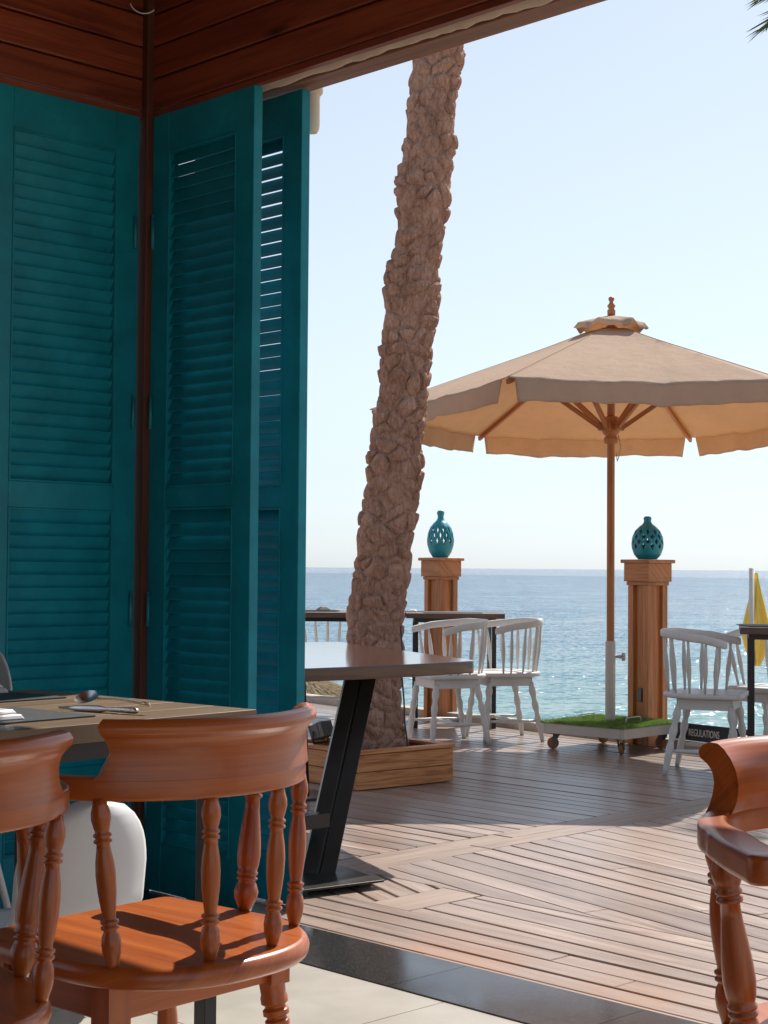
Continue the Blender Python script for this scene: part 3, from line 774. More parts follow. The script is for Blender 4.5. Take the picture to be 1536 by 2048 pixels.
shell_chair(-.855, 4.10, R(42), .53, .19, .375, 'low white moulded plastic chair with a rounded back, under the left wooden table')
shell_chair(-1.36, 4.72, R(-46+180-180+180), .86, .45, .44, 'white plastic chair whose rounded back just shows over the table at the left frame edge')

# ------------------------------------------------------------------ varnished table on the deck, slanted legs
T2 = empty('table', (0, 0, 0), 0, 'glossy brown wooden table on a slanted dark steel leg beside the shutters, reflecting the palm', 'table')
Rr, BK, BLc, FL = Vector((.372, 6.27)), Vector((-.215, 7.78)), Vector((-.93, 7.40)), Vector((-.335, 5.665))
outl = []
def rc(P, A_, B_, r_):
    a_ = (A_-P).normalized(); b_ = (B_-P).normalized(); s_ = P+a_*r_; e_ = P+b_*r_; return [s_*(1-k)**2+P*2*k*(1-k)+e_*k**2 for k in (0, .25, .5, .75, 1)]
outl += rc(Rr, FL, BK, .06); outl += rc(BK, Rr, BLc, .04); outl += rc(BLc, BK, FL, .04); outl += rc(FL, BLc, Rr, .04)
N_ = 10
for k in range(1, N_):
    q = FL+(Rr-FL)*(k/N_); nn = Vector((.63, -.77)); 
    if .06 < k/N_ < .94: outl.append(q+nn*(.030*math.sin(math.pi*k/N_)+.003*math.sin(k*2.2)))
outl = [(q.x, q.y) for q in outl]
m = MB(); slab(m, outl, .692, .74, .005, (.77, .64), .3)
tt = m.build('tabletop', M['tableshine'], T2, fix=True, autosmooth=35)
m = MB()
for A_, B_ in (((-.10, 6.2), (-.42, 7.15)),):
    m.bar((A_[0], A_[1], .68), (B_[0], B_[1], .68), .06, .022)
m.bar((-.26, 6.12, .682), (.10, 6.42, .682), .07, .018); m.bar((-.62, 7.0, .682), (-.26, 7.3, .682), .07, .018)
m.build('support_bar', M['brownsteel'], T2)
def slant(pa, pb, w_, d_, mb, ang):
    """steel channel leaning from the plate to the top, with a groove down its face"""
    pa = Vector(pa); pb = Vector(pb); ex = Vector((math.cos(ang), math.sin(ang), 0)); ey = Vector((-math.sin(ang), math.cos(ang), 0))
    prof = [(-w_/2, -d_/2), (-.004, -d_/2), (-.004, -d_/2+.008), (.004, -d_/2+.008), (.004, -d_/2), (w_/2, -d_/2), (w_/2, d_/2), (-w_/2, d_/2)]
    vs = [P_+ex*x+ey*y for P_ in (pa, pb) for x, y in prof]; n = len(prof)
    mb.add(vs, [list(range(n))[::-1], list(range(n, 2*n))]+[(i, (i+1) % n, n+(i+1) % n, n+i) for i in range(n)])
m = MB(); slant((-.222, 5.66, .028), (-.085, 6.16, .685), .118, .05, m, R(8)); m.build('leg', M['brownsteel'], T2, bevel=.002, fix=True)
m = MB(); slant((-.40, 7.55, .028), (-.40, 7.0, .685), .118, .05, m, R(8)); m.build('leg', M['brownsteel'], T2, bevel=.002, fix=True)
m = MB(); m.bar((-.36, 5.545, .21), (-.20, 5.69, .21), .05, .05); m.box((-.36, 5.56, .12), (.05, .05, .20), R(40)); m.build('brace', M['brownsteel'], T2, bevel=.002)
m = MB(); m.prism([(.010, 5.53), (-.262, 5.345), (-.46, 5.65), (-.185, 5.865)], .022, .030, (1, 0)); m.build('base_plate', M['brownsteel'], T2, bevel=.0015)
m = MB(); m.prism([(-.035, 5.565), (-.075, 5.54), (-.24, 5.79), (-.20, 5.82)], .001, .022, (1, 0)); m.prism([(-.245, 5.385), (-.275, 5.365), (-.42, 5.6), (-.39, 5.62)], .001, .022); m.build('foot_pad', M['black'], T2)
m = MB(); m.prism([(-.2, 7.65), (-.45, 7.5), (-.6, 7.72), (-.33, 7.88)], .001, .012); m.build('base_plate', M['brownsteel'], T2)

# ------------------------------------------------------------------ dark tables by the railing
def dark_table(x0, x1, y0, y1, ztop, label, ang=0, origin=None, insets=.07):
    root = empty('table', (x0, y0, 0), ang, label, 'table', 'dark-topped tables by the railing')
    w_, d_ = x1-x0, y1-y0
    m = MB(); n = 5
    for i in range(n): m.box((w_/2, d_*(i+.5)/n, ztop-.0175), (w_, d_/n-.002, .035))
    m.build('tabletop', M['tabledark'], root, bevel=.002)
    m = MB(); q = insets
    for A_, B_ in (((q, q), (w_-q, q)), ((q, d_-q), (w_-q, d_-q)), ((q, q), (q, d_-q)), ((w_-q, q), (w_-q, d_-q))):
        m.bar((*A_, ztop-.05), (*B_, ztop-.05), .028, .028)
    m.build('frame', M['black'], root)
    for xx in (q, w_-q): m = MB(); m.bar((xx, q, .06), (xx, d_-q, .06), .026, .026); m.build('stretcher', M['black'], root)
    for xx in (q, w_-q):
        for yy in (q, d_-q):
            m = MB(); m.box((xx, yy, (ztop-.036)/2), (.03, .03, ztop-.036)); m.build('leg', M['black'], root)
    return root
dark_table(.158, .835, 10.98, 11.62, .79, 'dark wooden table with black steel legs on the deck, right of the palm trunk')
dark_table(-.66, .153, 11.0, 11.64, .79, 'dark wooden table with black steel legs on the deck, left end behind the palm trunk')
dark_table(1.875, 2.75, 8.42, 9.05, .80, 'dark table at the right edge, its black leg in front of the white chairs', ang=-R(12), insets=.06)
# things on the far tables
m = MB()
m.box((-.47, 11.3, .797), (.30, .20, .006), .2); m.box((-.42, 11.28, .812), (.10, .06, .022), .5, taper=.4)
tag(m.build('folded_napkin', M['mat'], bevel=.003), 'crumpled black napkin on the far table left of the palm', 'napkin')
m = MB(); m.box((.20, 11.25, .803), (.07, .05, .014), .3, taper=.5); m.box((.13, 11.28, .812), (.05, .05, .034), .1, taper=.3)
tag(m.build('folded_napkin', M['plastic'], bevel=.003), 'white folded napkin on the far table beside the palm trunk', 'napkin')
m = MB(); m.box((.48, 11.2, .7925), (.40, .28, .004), .05); tag(m.build('placemat', M['mat']), 'thin black placemat flat on the far table right of the palm', 'placemat')
m = MB(); m.box((2.12, 8.7, .8025), (.34, .26, .004), .05); tag(m.build('placemat', M['mat']), 'black placemat on the dark table at the right edge', 'placemat')

# ------------------------------------------------------------------ palm trunks
def trunk_mesh(path, r0_, r1_, seed, nu=150, dz=.0085, ncell=8, rowh=.074):
    rg = np.random.default_rng(seed)
    pz = np.array([q[2] for q in path]); px_ = np.array([q[0] for q in path]); py_ = np.array([q[1] for q in path])
    H = pz[-1]-pz[0]; nv = int(H/dz)
    v = np.linspace(0, H, nv); u = np.arange(nu)/nu
    U, V = np.meshgrid(u, v)
    circ = 2*math.pi*(r0_+r1_)/2
    seeds = []; nr_ = int(H/rowh)+3
    for j in range(-1, nr_):
        nc = ncell+int(rg.integers(-1, 2))
        ph0 = j*.5/ncell+j*.07
        for i in range(nc):
            seeds.append(((i/nc+ph0+rg.normal(0, .034)) % 1, j*rowh+rg.normal(0, .024), rg.uniform(.35, 1.5), rg.normal(0, .4), rg.uniform(.7, 1.3)))
    S = np.array(seeds); Hh = np.zeros_like(U); row = rowh
    for j in range(nv):
        vv = v[j]; sel = S[np.abs(S[:, 1]-vv) < rowh*2.2]
        du = (u[:, None]-sel[None, :, 0]+.5) % 1-.5; du = du*circ; dv = vv-sel[None, :, 1]
        sk = du+dv*sel[None, :, 3]
        # scale shape: broad shoulder, pointed-ish top
        wfac = 1+.35*np.clip(dv/rowh, -1, 1)
        dist = np.sqrt((sk*wfac/sel[None, :, 4])**2+(dv*1.12)**2)+rg.normal(0, .0004, dist_shape := (nu, len(sel)))
        o = np.argsort(dist, axis=1); i1 = o[:, 0]; i2 = o[:, 1]; ar = np.arange(nu)
        F1 = dist[ar, i1]; F2 = dist[ar, i2]; e = np.clip((F2-F1)/.017, 0, 1); e = e*e*(3-2*e)
        dvv = dv[0, i1] if dv.shape[0] == 1 else dv[ar, i1]
        lift = np.exp(-((dvv-.18*rowh)/(.62*rowh))**2); topcut = 1-.35*np.clip(np.abs(sk[ar, i1])/.06, 0, 1)**2
        amp = sel[i1, 2]*.85
        ridge = .0034*np.cos(sk[ar, i1]*130)*e
        Hh[j] = e*(.010+.0155*lift*topcut)*amp+ridge
    # lumps of trunk girth
    big = .008*np.sin(V*6.1+np.sin(V*2.3)*1.7)+.006*np.sin(V*13.7+U*6.28)
    rad = (r0_+(r1_-r0_)*V/H)-.018+big+Hh
    # pull rings into a rough spiral wobble
    an = U*2*math.pi
    zz = v+pz[0]
    cx = np.interp(zz, pz, px_); cy = np.interp(zz, pz, py_)
    X = cx[:, None]+rad*np.cos(an); Y = cy[:, None]+rad*np.sin(an); Z = np.repeat(zz[:, None], nu, 1)+.18*Hh*0
    vs = np.stack([X, Y, Z], -1).reshape(-1, 3)
    j, i = np.meshgrid(np.arange(nv-1), np.arange(nu), indexing='ij'); i2 = (i+1) % nu
    fs = np.stack([j*nu+i, j*nu+i2, (j+1)*nu+i2, (j+1)*nu+i], -1).reshape(-1, 4)
    me = bpy.data.meshes.new('trunk'); me.from_pydata(vs.tolist(), [], fs.tolist()+[list(range(nu))[::-1], list(range((nv-1)*nu, nv*nu))])
    me.polygons.foreach_set('use_smooth', [True]*len(me.polygons)); me.materials.append(M['trunk']); me.update(); return me
PD = 8.42
ctr = [(1500, 756), (1400, 752), (1280, 752), (1200, 757), (1100, 770), (980, 785), (850, 797), (700, 812), (560, 823), (400, 842), (250, 855), (110, 868)]
path = []
for y, x in ctr:
    path.append(((x-768)/3200*PD, PD, CAM.z+(1135-y)/3200*PD))
path[0] = (path[0][0], PD, .03)
X_ = path[-1]
path += [(X_[0]+.10, PD, X_[2]+.9), (X_[0]+.20, PD, X_[2]+2.0)]
palm = empty('palm_tree', (path[0][0], PD, 0), 0, 'tall leaning palm with a rough scaly brown trunk rising out of the square wooden planter', 'palm')
tm = trunk_mesh([(x-path[0][0], y-PD, z) for x, y, z in path], .150, .132, 3)
to = bpy.data.objects.new('trunk', tm); col.objects.link(to); to.parent = palm

def frond(mb, base, az, L, droop, seed, lift=.5):
    rg = random.Random(seed); pts = []; n = 16
    d = Vector((math.cos(az), math.sin(az), 0))
    for i in range(n+1):
        s_ = i/n; pts.append(Vector(base)+d*(L*s_*(1-.1*s_))+Vector((0, 0, lift*L*s_-droop*L*s_*s_)))
    mb.tube(pts, [.016*(1-.85*i/n)+.002 for i in range(n+1)], 6)
    side = Vector((-d.y, d.x, 0)); m_n = 60
    for k in range(m_n):
        s_ = .12+.88*k/m_n; i = min(n-1, int(s_*n)); f = s_*n-i; P_ = pts[i].lerp(pts[i+1], f); t = (pts[i+1]-pts[i]).normalized()
        ll = L*.22*math.sin(math.pi*min(1, s_*.85+.12))**.7*rg.uniform(.8, 1.1)
        for sg in (-1, 1):
            dr = (side*sg*rg.uniform(.6, .9)+t*rg.uniform(.7, 1.0)+Vector((0, 0, rg.uniform(-.15, .25)))).normalized()
            tip = P_+dr*ll+Vector((0, 0, -.12*ll)); mid = P_+dr*ll*.45; wv = t.cross(dr).cross(dr).normalized()*.011
            mb.add([P_-wv*.6, P_+wv*.6, mid+wv, tip, mid-wv], [(0, 1, 2, 3, 4)], None)
p2 = empty('palm_tree', (5.25, 13.1, 0), 0, 'second palm at the right whose leaf tip hangs into the top right corner', 'palm')
tm2 = trunk_mesh([(0, 0, -2.38), (.05, 0, 0), (.1, 0, 2.5), (.05, -.05, 5.45)], .16, .13, 9, nu=72, dz=.02)
o2 = bpy.data.objects.new('trunk', tm2); col.objects.link(o2); o2.parent = p2
mb = MB()
specs = [(R(203.5), 3.0, .58, .50), (R(207), 2.95, .56, .56), (R(200), 2.9, .55, .57)]+[(R(az), random.uniform(2.2, 2.8), random.uniform(.5, .8), random.uniform(.3, .7)) for az in (235, 265, 300, 335, 10, 45, 75, 105, 130, 20, 320, 60)]
for i, (az, L, dr, lf) in enumerate(specs): frond(mb, (.05, -.05, 5.43), az, L, dr, i, lf)
mb.build('crown', M['frond'], p2)

# planter round the palm
q0 = Vector((-.122, 7.90)); q1 = Vector((.357, 8.29)); ex = (q1-q0).normalized(); ey = Vector((-ex.y, ex.x)); SL = .63
plz = empty('planter', (q0.x, q0.y, 0), math.atan2(ex.y, ex.x), 'square orange-brown wooden planter box around the foot of the palm', 'planter')
m = MB()
for k in range(2):
    z0 = .004+k*.086; 
    for (ax, ay, bx, by) in ((0, .011, SL, .011), (0, SL-.011, SL, SL-.011)): m.bar((ax, ay, z0+.042), (bx, by, z0+.042), .022, .083)
    for (ax, ay, bx, by) in ((.011, .0225, .011, SL-.0225), (SL-.011, .0225, SL-.011, SL-.0225)): m.bar((ax, ay, z0+.042), (bx, by, z0+.042), .022, .083)
m.build('side_board', M['planter'], plz, bevel=.002)
m = MB(); rw = .055
m.bar((-.008, rw/2-.008, .186), (SL+.008, rw/2-.008, .186), rw, .018); m.bar((-.008, SL-rw/2+.008, .186), (SL+.008, SL-rw/2+.008, .186), rw, .018)
m.bar((rw/2-.008, rw-.0075, .186), (rw/2-.008, SL-rw+.0075, .186), rw, .0178); m.bar((SL-rw/2+.008, rw-.0075, .186), (SL-rw/2+.008, SL-rw+.0075, .186), rw, .0178)
m.build('rim', M['planter'], plz, bevel=.003)
m = MB(); m.box((SL/2, SL/2, .06), (SL-.05, SL-.05, .10)); m.build('soil', M['earth'], plz)
# floodlight
fl = empty('floodlight', (-.318, 8.27, .196), R(50), 'small grey ribbed floodlight standing on the planter rim, aimed at the palm', 'floodlight')
m = MB(); T = Matrix.Translation((0, 0, .062)) @ Matrix.Rotation(R(-22), 4, 'X')
m.box(None, (.095, .05, .075), M=T)
for k in range(8): m.box(None, (.005, .035, .08), M=T @ Matrix.Translation((-.04+k*.0115, -.035, 0)))
m.build('housing', M['gray'], fl, bevel=.003)
m = MB(); m.box(None, (.103, .008, .083), M=T @ Matrix.Translation((0, .028, 0))); m.build('lens_frame', M['gray'], fl, bevel=.002)
m = MB(); m.tube([(-.058, 0, .065), (-.058, 0, .02), (-.05, 0, .004), (0, 0, .003), (.05, 0, .004), (.058, 0, .02), (.058, 0, .065)], .0055, 8); m.build('bracket', M['black'], fl)
# cable from planter up the trunk
m = MB(); pts = [(.135, 8.25, .02), (.13, 8.24, .20), (.115, 8.24, .30), (.11, 8.245, .42), (.098, 8.25, .55), (.10, 8.26, .68), (.09, 8.28, .80)]
m.tube(pts, .0045, 8); tag(m.build('cable', M['cable']), 'dark cable rising from the planter along the right side of the palm', 'cable')

# ------------------------------------------------------------------ pillars with lanterns
def pillar(x, y, h, label, box=False):
    ang = math.atan2(-.8, .6)
    root = empty('pillar', (x, y, 0), ang, label, 'pillar', 'timber pillars in the railing')
    m = MB(); m.box((0, 0, (h-.13)/2+.0), (.125, .125, h-.13)); 
    for sx in (-1, 1):
        for sy in (-1, 1): m.box((sx*.0655, sy*.0655, (h-.13)/2), (.045, .045, h-.131))
    m.build('shaft', M['pine'], root, bevel=.003)
    m = MB(); m.box((0, 0, h-.152), (.19, .19, .022)); m.box((0, 0, h-.082), (.212, .212, .116)); m.build('collar', M['pine'], root, bevel=.003)
    m = MB(); m.box((0, 0, h-.0125), (.246, .246, .023)); m.build('cap', M['pine'], root, bevel=.006)
    if box:
        m = MB(); m.box((0, -.070, .315), (.036, .014, .085)); m.build('switch_box', M['gray'], root, bevel=.004)
    return root
pillar(.424, 11.8, 1.178, 'timber pillar behind the white chairs, right of the palm, carrying the slim turquoise lantern')
pillar(1.672, 10.13, 1.165, 'timber pillar between parasol pole and right-hand white chair, carrying the round turquoise lantern', True)
def lantern(x, y, z, prof, zlo, zhi, rows, npr, hw, hh, label, sh=None):
    NU = 132; zs = [q[1] for q in prof]; zt = np.linspace(zs[0], zs[-1], 120)
    rr_ = np.interp(zt, zs, [q[0] for q in prof])
    k = np.ones(7)/7; rr_ = np.concatenate([rr_[:3], np.convolve(rr_, k, 'valid'), rr_[-3:]])
    vs = [(r_*math.cos(2*math.pi*i/NU), r_*math.sin(2*math.pi*i/NU), zz) for r_, zz in zip(rr_, zt) for i in range(NU)]
    fs = []
    for j in range(119):
        zc = (zt[j]+zt[j+1])/2
        for i in range(NU):
            u = (i+.5)/NU; cut = False
            for q in range(rows):
                zc0 = zlo+(zhi-zlo)*(q+.5)/rows; du = ((u*npr+.5*(q % 2)) % 1-.5)/npr*2*math.pi*rr_[j]
                f_ = abs(du)/(hw*rr_[j]/max(rr_))+abs(zc-zc0)/hh
                if f_ < 1: cut = True
            if not cut: fs.append((j*NU+i, j*NU+(i+1) % NU, (j+1)*NU+(i+1) % NU, (j+1)*NU+i))
    fs.append(list(range(NU))[::-1]); fs.append(list(range(119*NU, 120*NU)))
    me = bpy.data.meshes.new('lantern'); me.from_pydata(vs, [], fs); me.polygons.foreach_set('use_smooth', [True]*len(fs)); me.materials.append(M['vase'])
    o = bpy.data.objects.new('lantern', me); col.objects.link(o); o.location = (x, y, z)
    s_ = o.modifiers.new('s', 'SOLIDIFY'); s_.thickness = .009; s_.offset = -1
    return tag(o, label, 'lantern', 'pierced turquoise lanterns on the pillars')
lantern(.418, 11.79, 1.1785, [(.055, 0), (.062, .008), (.082, .04), (.097, .09), (.100, .13), (.093, .18), (.075, .225), (.048, .258), (.031, .272), (.024, .285), (.021, .303), (.024, .315), (.029, .325), (.028, .338), (.018, .346), (.002, .348)], .105, .225, 3, 12, .011, .034, 'slim egg-shaped turquoise pierced lantern on the pillar right of the palm')
lantern(1.668, 10.12, 1.1655, [(.058, 0), (.064, .006), (.085, .03), (.098, .07), (.101, .10), (.096, .14), (.079, .18), (.052, .208), (.032, .222), (.024, .234), (.022, .246), (.026, .256), (.027, .264), (.017, .271), (.002, .273)], .065, .19, 4, 11, .0135, .022, 'round turquoise pierced lantern on the pillar right of the parasol pole')

# glass panels
def glass(t0, t1, label):
    m = MB(); m.prism([fence(t0, -.005), fence(t1, -.005), fence(t1, .005), fence(t0, .005)], .056, 1.055)
    tag(m.build('glass_panel', M['glass']), label, 'glass panel', 'glass panels of the railing')
glass(-2.6, -.115, 'clear glass railing panel left of the pillar behind the palm')
glass(.115, 1.965, 'clear glass railing panel between the two timber pillars')
glass(2.215, 5.2, 'clear glass railing panel right of the right pillar, black sign strip at its foot')
glass(-5.6, -2.62, 'clear glass railing panel hidden mostly behind the teal shutters')
# sign strip
sg = empty('sign', (0, 0, 0), 0, 'low black strip sign reading REGULATIONS at the foot of the glass railing', 'sign')
tS = 2.35; P_ = Vector(fence(tS, -.012)); sg.location = (P_.x, P_.y, .058); sg.rotation_euler = (0, 0, math.atan2(-.8, .6))
m = MB(); m.box((.28, 0, .052), (.62, .006, .104)); m.build('sign_board', M['signblack'], sg)
fc = bpy.data.curves.new('lettering', 'FONT'); fc.body = 'REGULATIONS'; fc.size = .062; fc.extrude = .0006; fc.materials.append(M['letters'])
fo = bpy.data.objects.new('lettering', fc); col.objects.link(fo); fo.parent = sg; fo.rotation_euler = (R(90), 0, 0); fo.location = (.09, -.0042, .03); fo.scale = (.6, 1, 1)
lm = bpy.data.meshes.new_from_object(fo); lo = bpy.data.objects.new('lettering', lm); col.objects.link(lo); lo.parent = sg
lo.rotation_euler = fo.rotation_euler; lo.location = fo.location; lo.scale = fo.scale; bpy.data.objects.remove(fo); lo.name = 'lettering'
if not lm.materials: lm.materials.append(M['letters'])

# ------------------------------------------------------------------ parasol
UX, UY = 1.397, 9.85
um = empty('parasol', (UX, UY, 0), 0, 'large open beige canvas parasol with a wooden pole over the deck', 'parasol')
Ru = 1.49; zr, zt = 2.075, 2.60
tiltx = -math.tan(R(2.3))
def tz(x, y, z): return z+y*tiltx
corn = [Vector((Ru*math.cos(R(60*k)), Ru*math.sin(R(60*k)))) for k in range(6)]
m = MB(); NE = 26; NR = 30
fcs = []
for k in range(6):
    A_, B_ = corn[k], corn[(k+1) % 6]
    vs = []; 
    for j in range(NR+1):
        s_ = .085+(1-.085)*j/NR
        for i in range(NE+1):
            u = i/NE; q = (A_*(1-u)+B_*u)*s_; bulge = math.sin(math.pi*u)
            inward = 1-.020*bulge*s_**2
            q = q*inward
            z = zt-(zt-zr)*(s_**1.03)-.018*bulge*s_*(1.2-s_)*2-.016*bulge*s_**6
            z += .026*max(0, 1-s_/.4)**2
            wr = .0035*s_**2*(math.sin(u*34+k*2+s_*9)+.7*math.sin(u*61+s_*23+k))*bulge**.5
            wr += .004*s_**5*math.sin(u*19+k*3.1)*bulge
            vs.append((q.x, q.y, tz(q.x, q.y, z+wr)))
    n = NE+1
    m.add(vs, [(j*n+i, (j+1)*n+i, (j+1)*n+i+1, j*n+i+1) for j in range(NR) for i in range(NE)], None, True)
    # valance
    vs = []; KV = 8
    rg = random.Random(k)
    edge = []
    for i in range(NE*2+1):
        u = i/(NE*2); u2 = .028+u*.944; q = A_*(1-u2)+B_*u2; bulge = math.sin(math.pi*u2); q = q*(1-.020*bulge)
        edge.append((u2, q, bulge))
    outn = ((A_+B_)/2).normalized(); tdir = (B_-A_).normalized()
    for j in range(KV+1):
        h = j/KV
        for u2, q, bulge in edge:
            flare = .006*math.sin(u2*27+k*1.7)*h+.004*math.sin(u2*55+k)*h
            w2 = (u2-.5)*2; pull = tdir*(-.012*h*w2*abs(w2)**6*2)
            pq = q*1.0005+outn*(.0005+flare+.018*h)+pull
            z = zr-.0232*bulge+.0005+.0035*(math.sin(u2*34+k*2+9)+.7*math.sin(u2*61+23+k))*max(0, bulge)**.5+.004*math.sin(u2*19+k*3.1)*bulge-h*(.120+.006*math.sin(u2*9+k*2)+.015*abs(w2)**10)
            vs.append((pq.x, pq.y, tz(pq.x, pq.y, z)))
    n = len(edge)
    m.add(vs, [(j*n+i, (j+1)*n+i, (j+1)*n+i+1, j*n+i+1) for j in range(KV) for i in range(n-1)], None, True)
for k in range(6):
    A_, B_ = corn[k], corn[(k+1) % 6]; pts = []
    for i in range(14):
        s_ = .1+.9*i/13; q = A_*s_; pts.append((q.x, q.y, tz(q.x, q.y, zt-(zt-zr)*(s_**1.03)+.026*max(0, 1-s_/.4)**2+.001)))
    m.tube(pts, .0018, 6)
cv = m.build('canopy', M['canvas'], um); s_ = cv.modifiers.new('s', 'SOLIDIFY'); s_.thickness = .0015
# vent cap
m = MB(); vs = []
for j in range(9):
    s_ = j/8
    for i in range(72):
        an = 2*math.pi*i/72; k6 = 1/max(.866, math.cos(((an+R(0)) % R(60))-R(30)))*.93
        rr_ = (.03+.185*s_)*k6; z = zt+.066-.042*s_-.012*s_**3+(.010*math.sin(an*6+1.2)+.007*math.sin(an*11))*s_**2.5
        if j == 8: z -= .028; rr_ *= 1.01
        vs.append((rr_*math.cos(an), rr_*math.sin(an), z))
m.add(vs, [(j*72+i, j*72+(i+1) % 72, (j+1)*72+(i+1) % 72, (j+1)*72+i) for j in range(8) for i in range(72)], None, True)
vc = m.build('vent_cap', M['canvas'], um, fix=True); s_ = vc.modifiers.new('s', 'SOLIDIFY'); s_.thickness = .002
m = MB(); m.lathe([(.024, zt+.07), (.026, zt+.10), (.016, zt+.112), (.022, zt+.12), (.026, zt+.130), (.014, zt+.145), (.011, zt+.155), (.018, zt+.166), (.019, zt+.176), (.012, zt+.186), (.001, zt+.189)], (0, 0, 0), 20); m.build('finial', M['pole'], um)
m = MB(); m.lathe([(.021, .62), (.024, .64), (.024, zt-.06), (.03, zt-.055), (.045, zt-.05), (.045, zt-.01), (.02, zt+.01), (.02, zt+.075)], (0, 0, 0), 20); m.build('pole', M['pole'], um)
m = MB(); hz = 1.955
m.lathe([(.027, hz-.085), (.040, hz-.08), (.044, hz-.065), (.044, hz-.045), (.036, hz-.04), (.036, hz-.03), (.050, hz-.02), (.055, hz), (.055, hz+.03), (.046, hz+.045), (.046, hz+.085), (.027, hz+.09)], (0, 0, 0), 20)
for k in range(6):
    an = R(60*k); T = Matrix.Rotation(an, 4, 'Z') @ Matrix.Translation((.055, 0, hz+.025)); m.box(None, (.05, .045, .05), M=T)
m.build('hub', M['pole'], um, bevel=.003)
m = MB(); m.tube([(.04, -.03, hz-.03), (.055, -.035, hz-.09), (.045, -.035, hz-.16), (.035, -.03, hz-.19), (.03, -.02, hz-.14)], .003, 6); m.build('cord', M['blind'], um)
for k in range(6):
    d = corn[k].normalized(); A_ = d*.06; B_ = d*(Ru-.015); z0 = zt-.03; z1 = zr-.022
    m = MB(); m.bar((A_.x, A_.y, z0), (B_.x, B_.y, tz(B_.x, B_.y, z1)), .018, .026); rb = m.build('rib', M['pole'], um)
    m = MB(); C_ = d*.07; D_ = d*(Ru*.40); m.bar((C_.x, C_.y, hz+.02), (D_.x, D_.y, tz(D_.x, D_.y, zt-(zt-zr)*.40-.05)), .022, .028); m.build('strut', M['pole'], rb)
m = MB(); m.lathe([(.030, .17), (.031, .19), (.031, .655), (.029, .66), (.024, .661)], (0, 0, 0), 20); m.build('sleeve', M['cream'], um)
m = MB(); T = Matrix.Translation((.031, -.005, .565)) @ Matrix.Rotation(R(90), 4, 'Y'); m.lathe([(.008, 0), (.008, .022), (.013, .024), (.013, .03), (.008, .032), (.008, .04)], seg=12, M=T)
vs = []
for zq, sc_ in ((.036, .6), (.04, 1), (.055, 1), (.06, .7)):
    vs.append([T @ Vector(((.020+.005*math.cos(an*6))*sc_*math.cos(an), (.020+.005*math.cos(an*6))*sc_*math.sin(an), zq)) for an in [2*math.pi*i/36 for i in range(36)]])
m.loft(vs); m.build('knob', M['cream'], um)
# wheeled cart under the parasol
ct = empty('parasol_cart', (UX, UY+.01, 0), R(48), 'white wheeled base cart topped with green artificial turf carrying the parasol pole', 'cart')
hs = .298
m = MB()
for k in range(4):
    an = k*math.pi/2; T = Matrix.Rotation(an, 4, 'Z') @ Matrix.Translation((0, -hs+.012, .130)); m.box(None, (hs*2-(.05 if k % 2 else 0), .024, .062), M=T)
m.box((0, 0, .122), (hs*2-.06, hs*2-.06, .05)); m.build('cart_frame', M['cream'], ct, bevel=.003)
m = MB(); rg = random.Random(4)
m.box((0, 0, .1635), (hs*2+.01, hs*2+.01, .007))
for i in range(15000):
    x, y = rg.uniform(-hs-.012, hs+.012), rg.uniform(-hs-.012, hs+.012)
    if x*x+y*y < .0010: continue
    h = rg.uniform(.008, .019); dx, dy = rg.uniform(-.009, .009), rg.uniform(-.009, .009); an = rg.uniform(0, 6.28); wx, wy = .0018*math.cos(an), .0018*math.sin(an)
    m.add([(x-wx, y-wy, .163), (x+wx, y+wy, .163), (x+dx, y+dy, .166+h)], [(0, 1, 2)])
m.build('turf', M['grass'], ct)
for k in range(2):
    yy = -.17 if k == 0 else .17
    m = MB(); m.tube([(-.08, yy, .168), (-.08, yy, .195), (-.07, yy, .205), (.07, yy, .205), (.08, yy, .195), (.08, yy, .168)], .0045, 8); m.build('handle', M['cream'], ct)
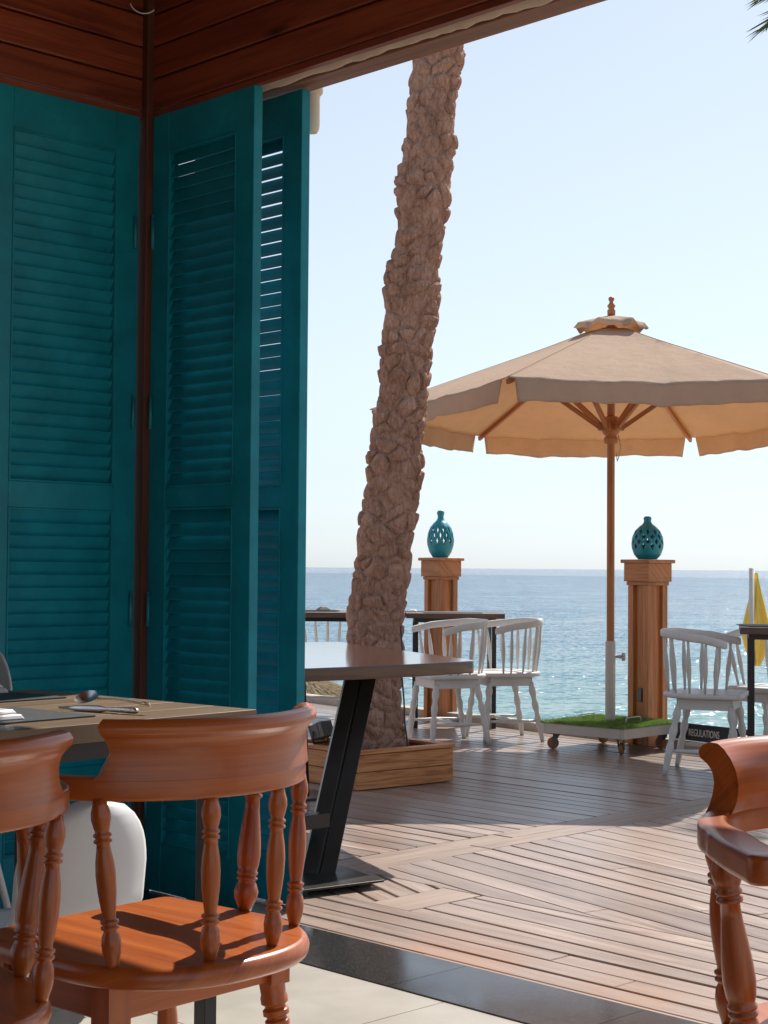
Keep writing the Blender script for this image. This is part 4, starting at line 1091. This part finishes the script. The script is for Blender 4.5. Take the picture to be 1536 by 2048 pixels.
for sx, sy, an in ((-1, -1, 20), (1, -1, 80), (1, 1, -30), (-1, 1, 130)):
    x, y = sx*(hs-.065), sy*(hs-.065); cz = .036
    m = MB(); T = Matrix.Translation((x, y, 0)) @ Matrix.Rotation(R(an), 4, 'Z')
    m.box(None, (.06, .05, .005), M=T @ Matrix.Translation((0, 0, .0945)))
    for s2 in (-1, 1):
        vs = [T @ Vector(q) for q in ((-.02, s2*.016, .092), (.02, s2*.016, .092), (.030, s2*.016, .03), (.014, s2*.016, .028))]
        vs2 = [T @ Vector((q[0], q[1]+s2*.003, q[2])) for q in ((-.02, s2*.016, .092), (.02, s2*.016, .092), (.030, s2*.016, .03), (.014, s2*.016, .028))]
        m.loft([vs, vs2], smooth=False)
    cs_ = m.build('caster', M['steel'] if False else M['gray'], ct, fix=True)
    m = MB(); Tw = T @ Matrix.Translation((.022, 0, cz)) @ Matrix.Rotation(R(90), 4, 'X')
    m.lathe([(.001, -.0125), (.026, -.0125), (.034, -.010), (.036, -.004), (.036, .004), (.034, .010), (.026, .0125), (.001, .0125)], seg=24, M=Tw); m.build('wheel', M['rubber'], cs_, autosmooth=40)

# ------------------------------------------------------------------ things beyond the railing
# closed yellow parasol
yx, yy = 3.24, 14.1
yp = empty('closed_parasol', (yx, yy, -2.38), 0, 'closed yellow parasol on a white pole standing beyond the glass at the right edge', 'parasol')
m = MB(); m.tube([(0, 0, 0), (0, 0, 3.50)], .024, 14); m.build('pole', M['white'], yp)
m = MB(); rings = []
for j in range(30):
    s_ = j/29; zz = 3.46-.82*s_
    R_ = .012+.145*s_**1.05 if s_ < .62 else (.012+.145*.62**1.05)*(1-((s_-.62)/.38)**1.6*.72)
    ring = []
    for i in range(48):
        an = 2*math.pi*i/48; fold = 1+.28*math.sin(an*7+s_*1.3)*min(1, s_*3); ring.append((.055+R_*fold*math.cos(an)*1.05, .05+R_*fold*math.sin(an), zz))
    rings.append(ring)
m.loft(rings); m.build('canopy', M['yellow'], yp, fix=True)
# thatched parasol on the beach
tp = empty('thatched_parasol', (-1.02, 19.6, -2.38), 0, 'straw thatched beach parasol beyond the railing at the left, behind the deck table', 'parasol')
m = MB(); m.tube([(0, 0, 0), (0, 0, 2.2)], .05, 10); m.build('pole', M['pole'], tp)
m = MB(); rg = random.Random(2)
m.lathe([(1.15, 1.72), (1.16, 1.76), (.6, 1.98), (.12, 2.19), (.02, 2.22)], (0, 0, 0), 40)
for i in range(5000):
    an = rg.uniform(0, 6.283); rr_ = rg.uniform(.02, 1.15)**.8*1.1; z = 2.235-rr_*.41; L = rg.uniform(.12, .3)
    d = Vector((math.cos(an), math.sin(an), 0)); t = Vector((-d.y, d.x, 0))*.006; A_ = d*rr_+Vector((0, 0, z)); B_ = A_+d*L+Vector((rg.uniform(-.02, .02), rg.uniform(-.02, .02), -L*.40+rg.uniform(-.01, .04)))
    m.add([A_-t, A_+t, B_+t*.5, B_-t*.5], [(0, 1, 2, 3)])
m.build('thatch', M['thatch'], tp)
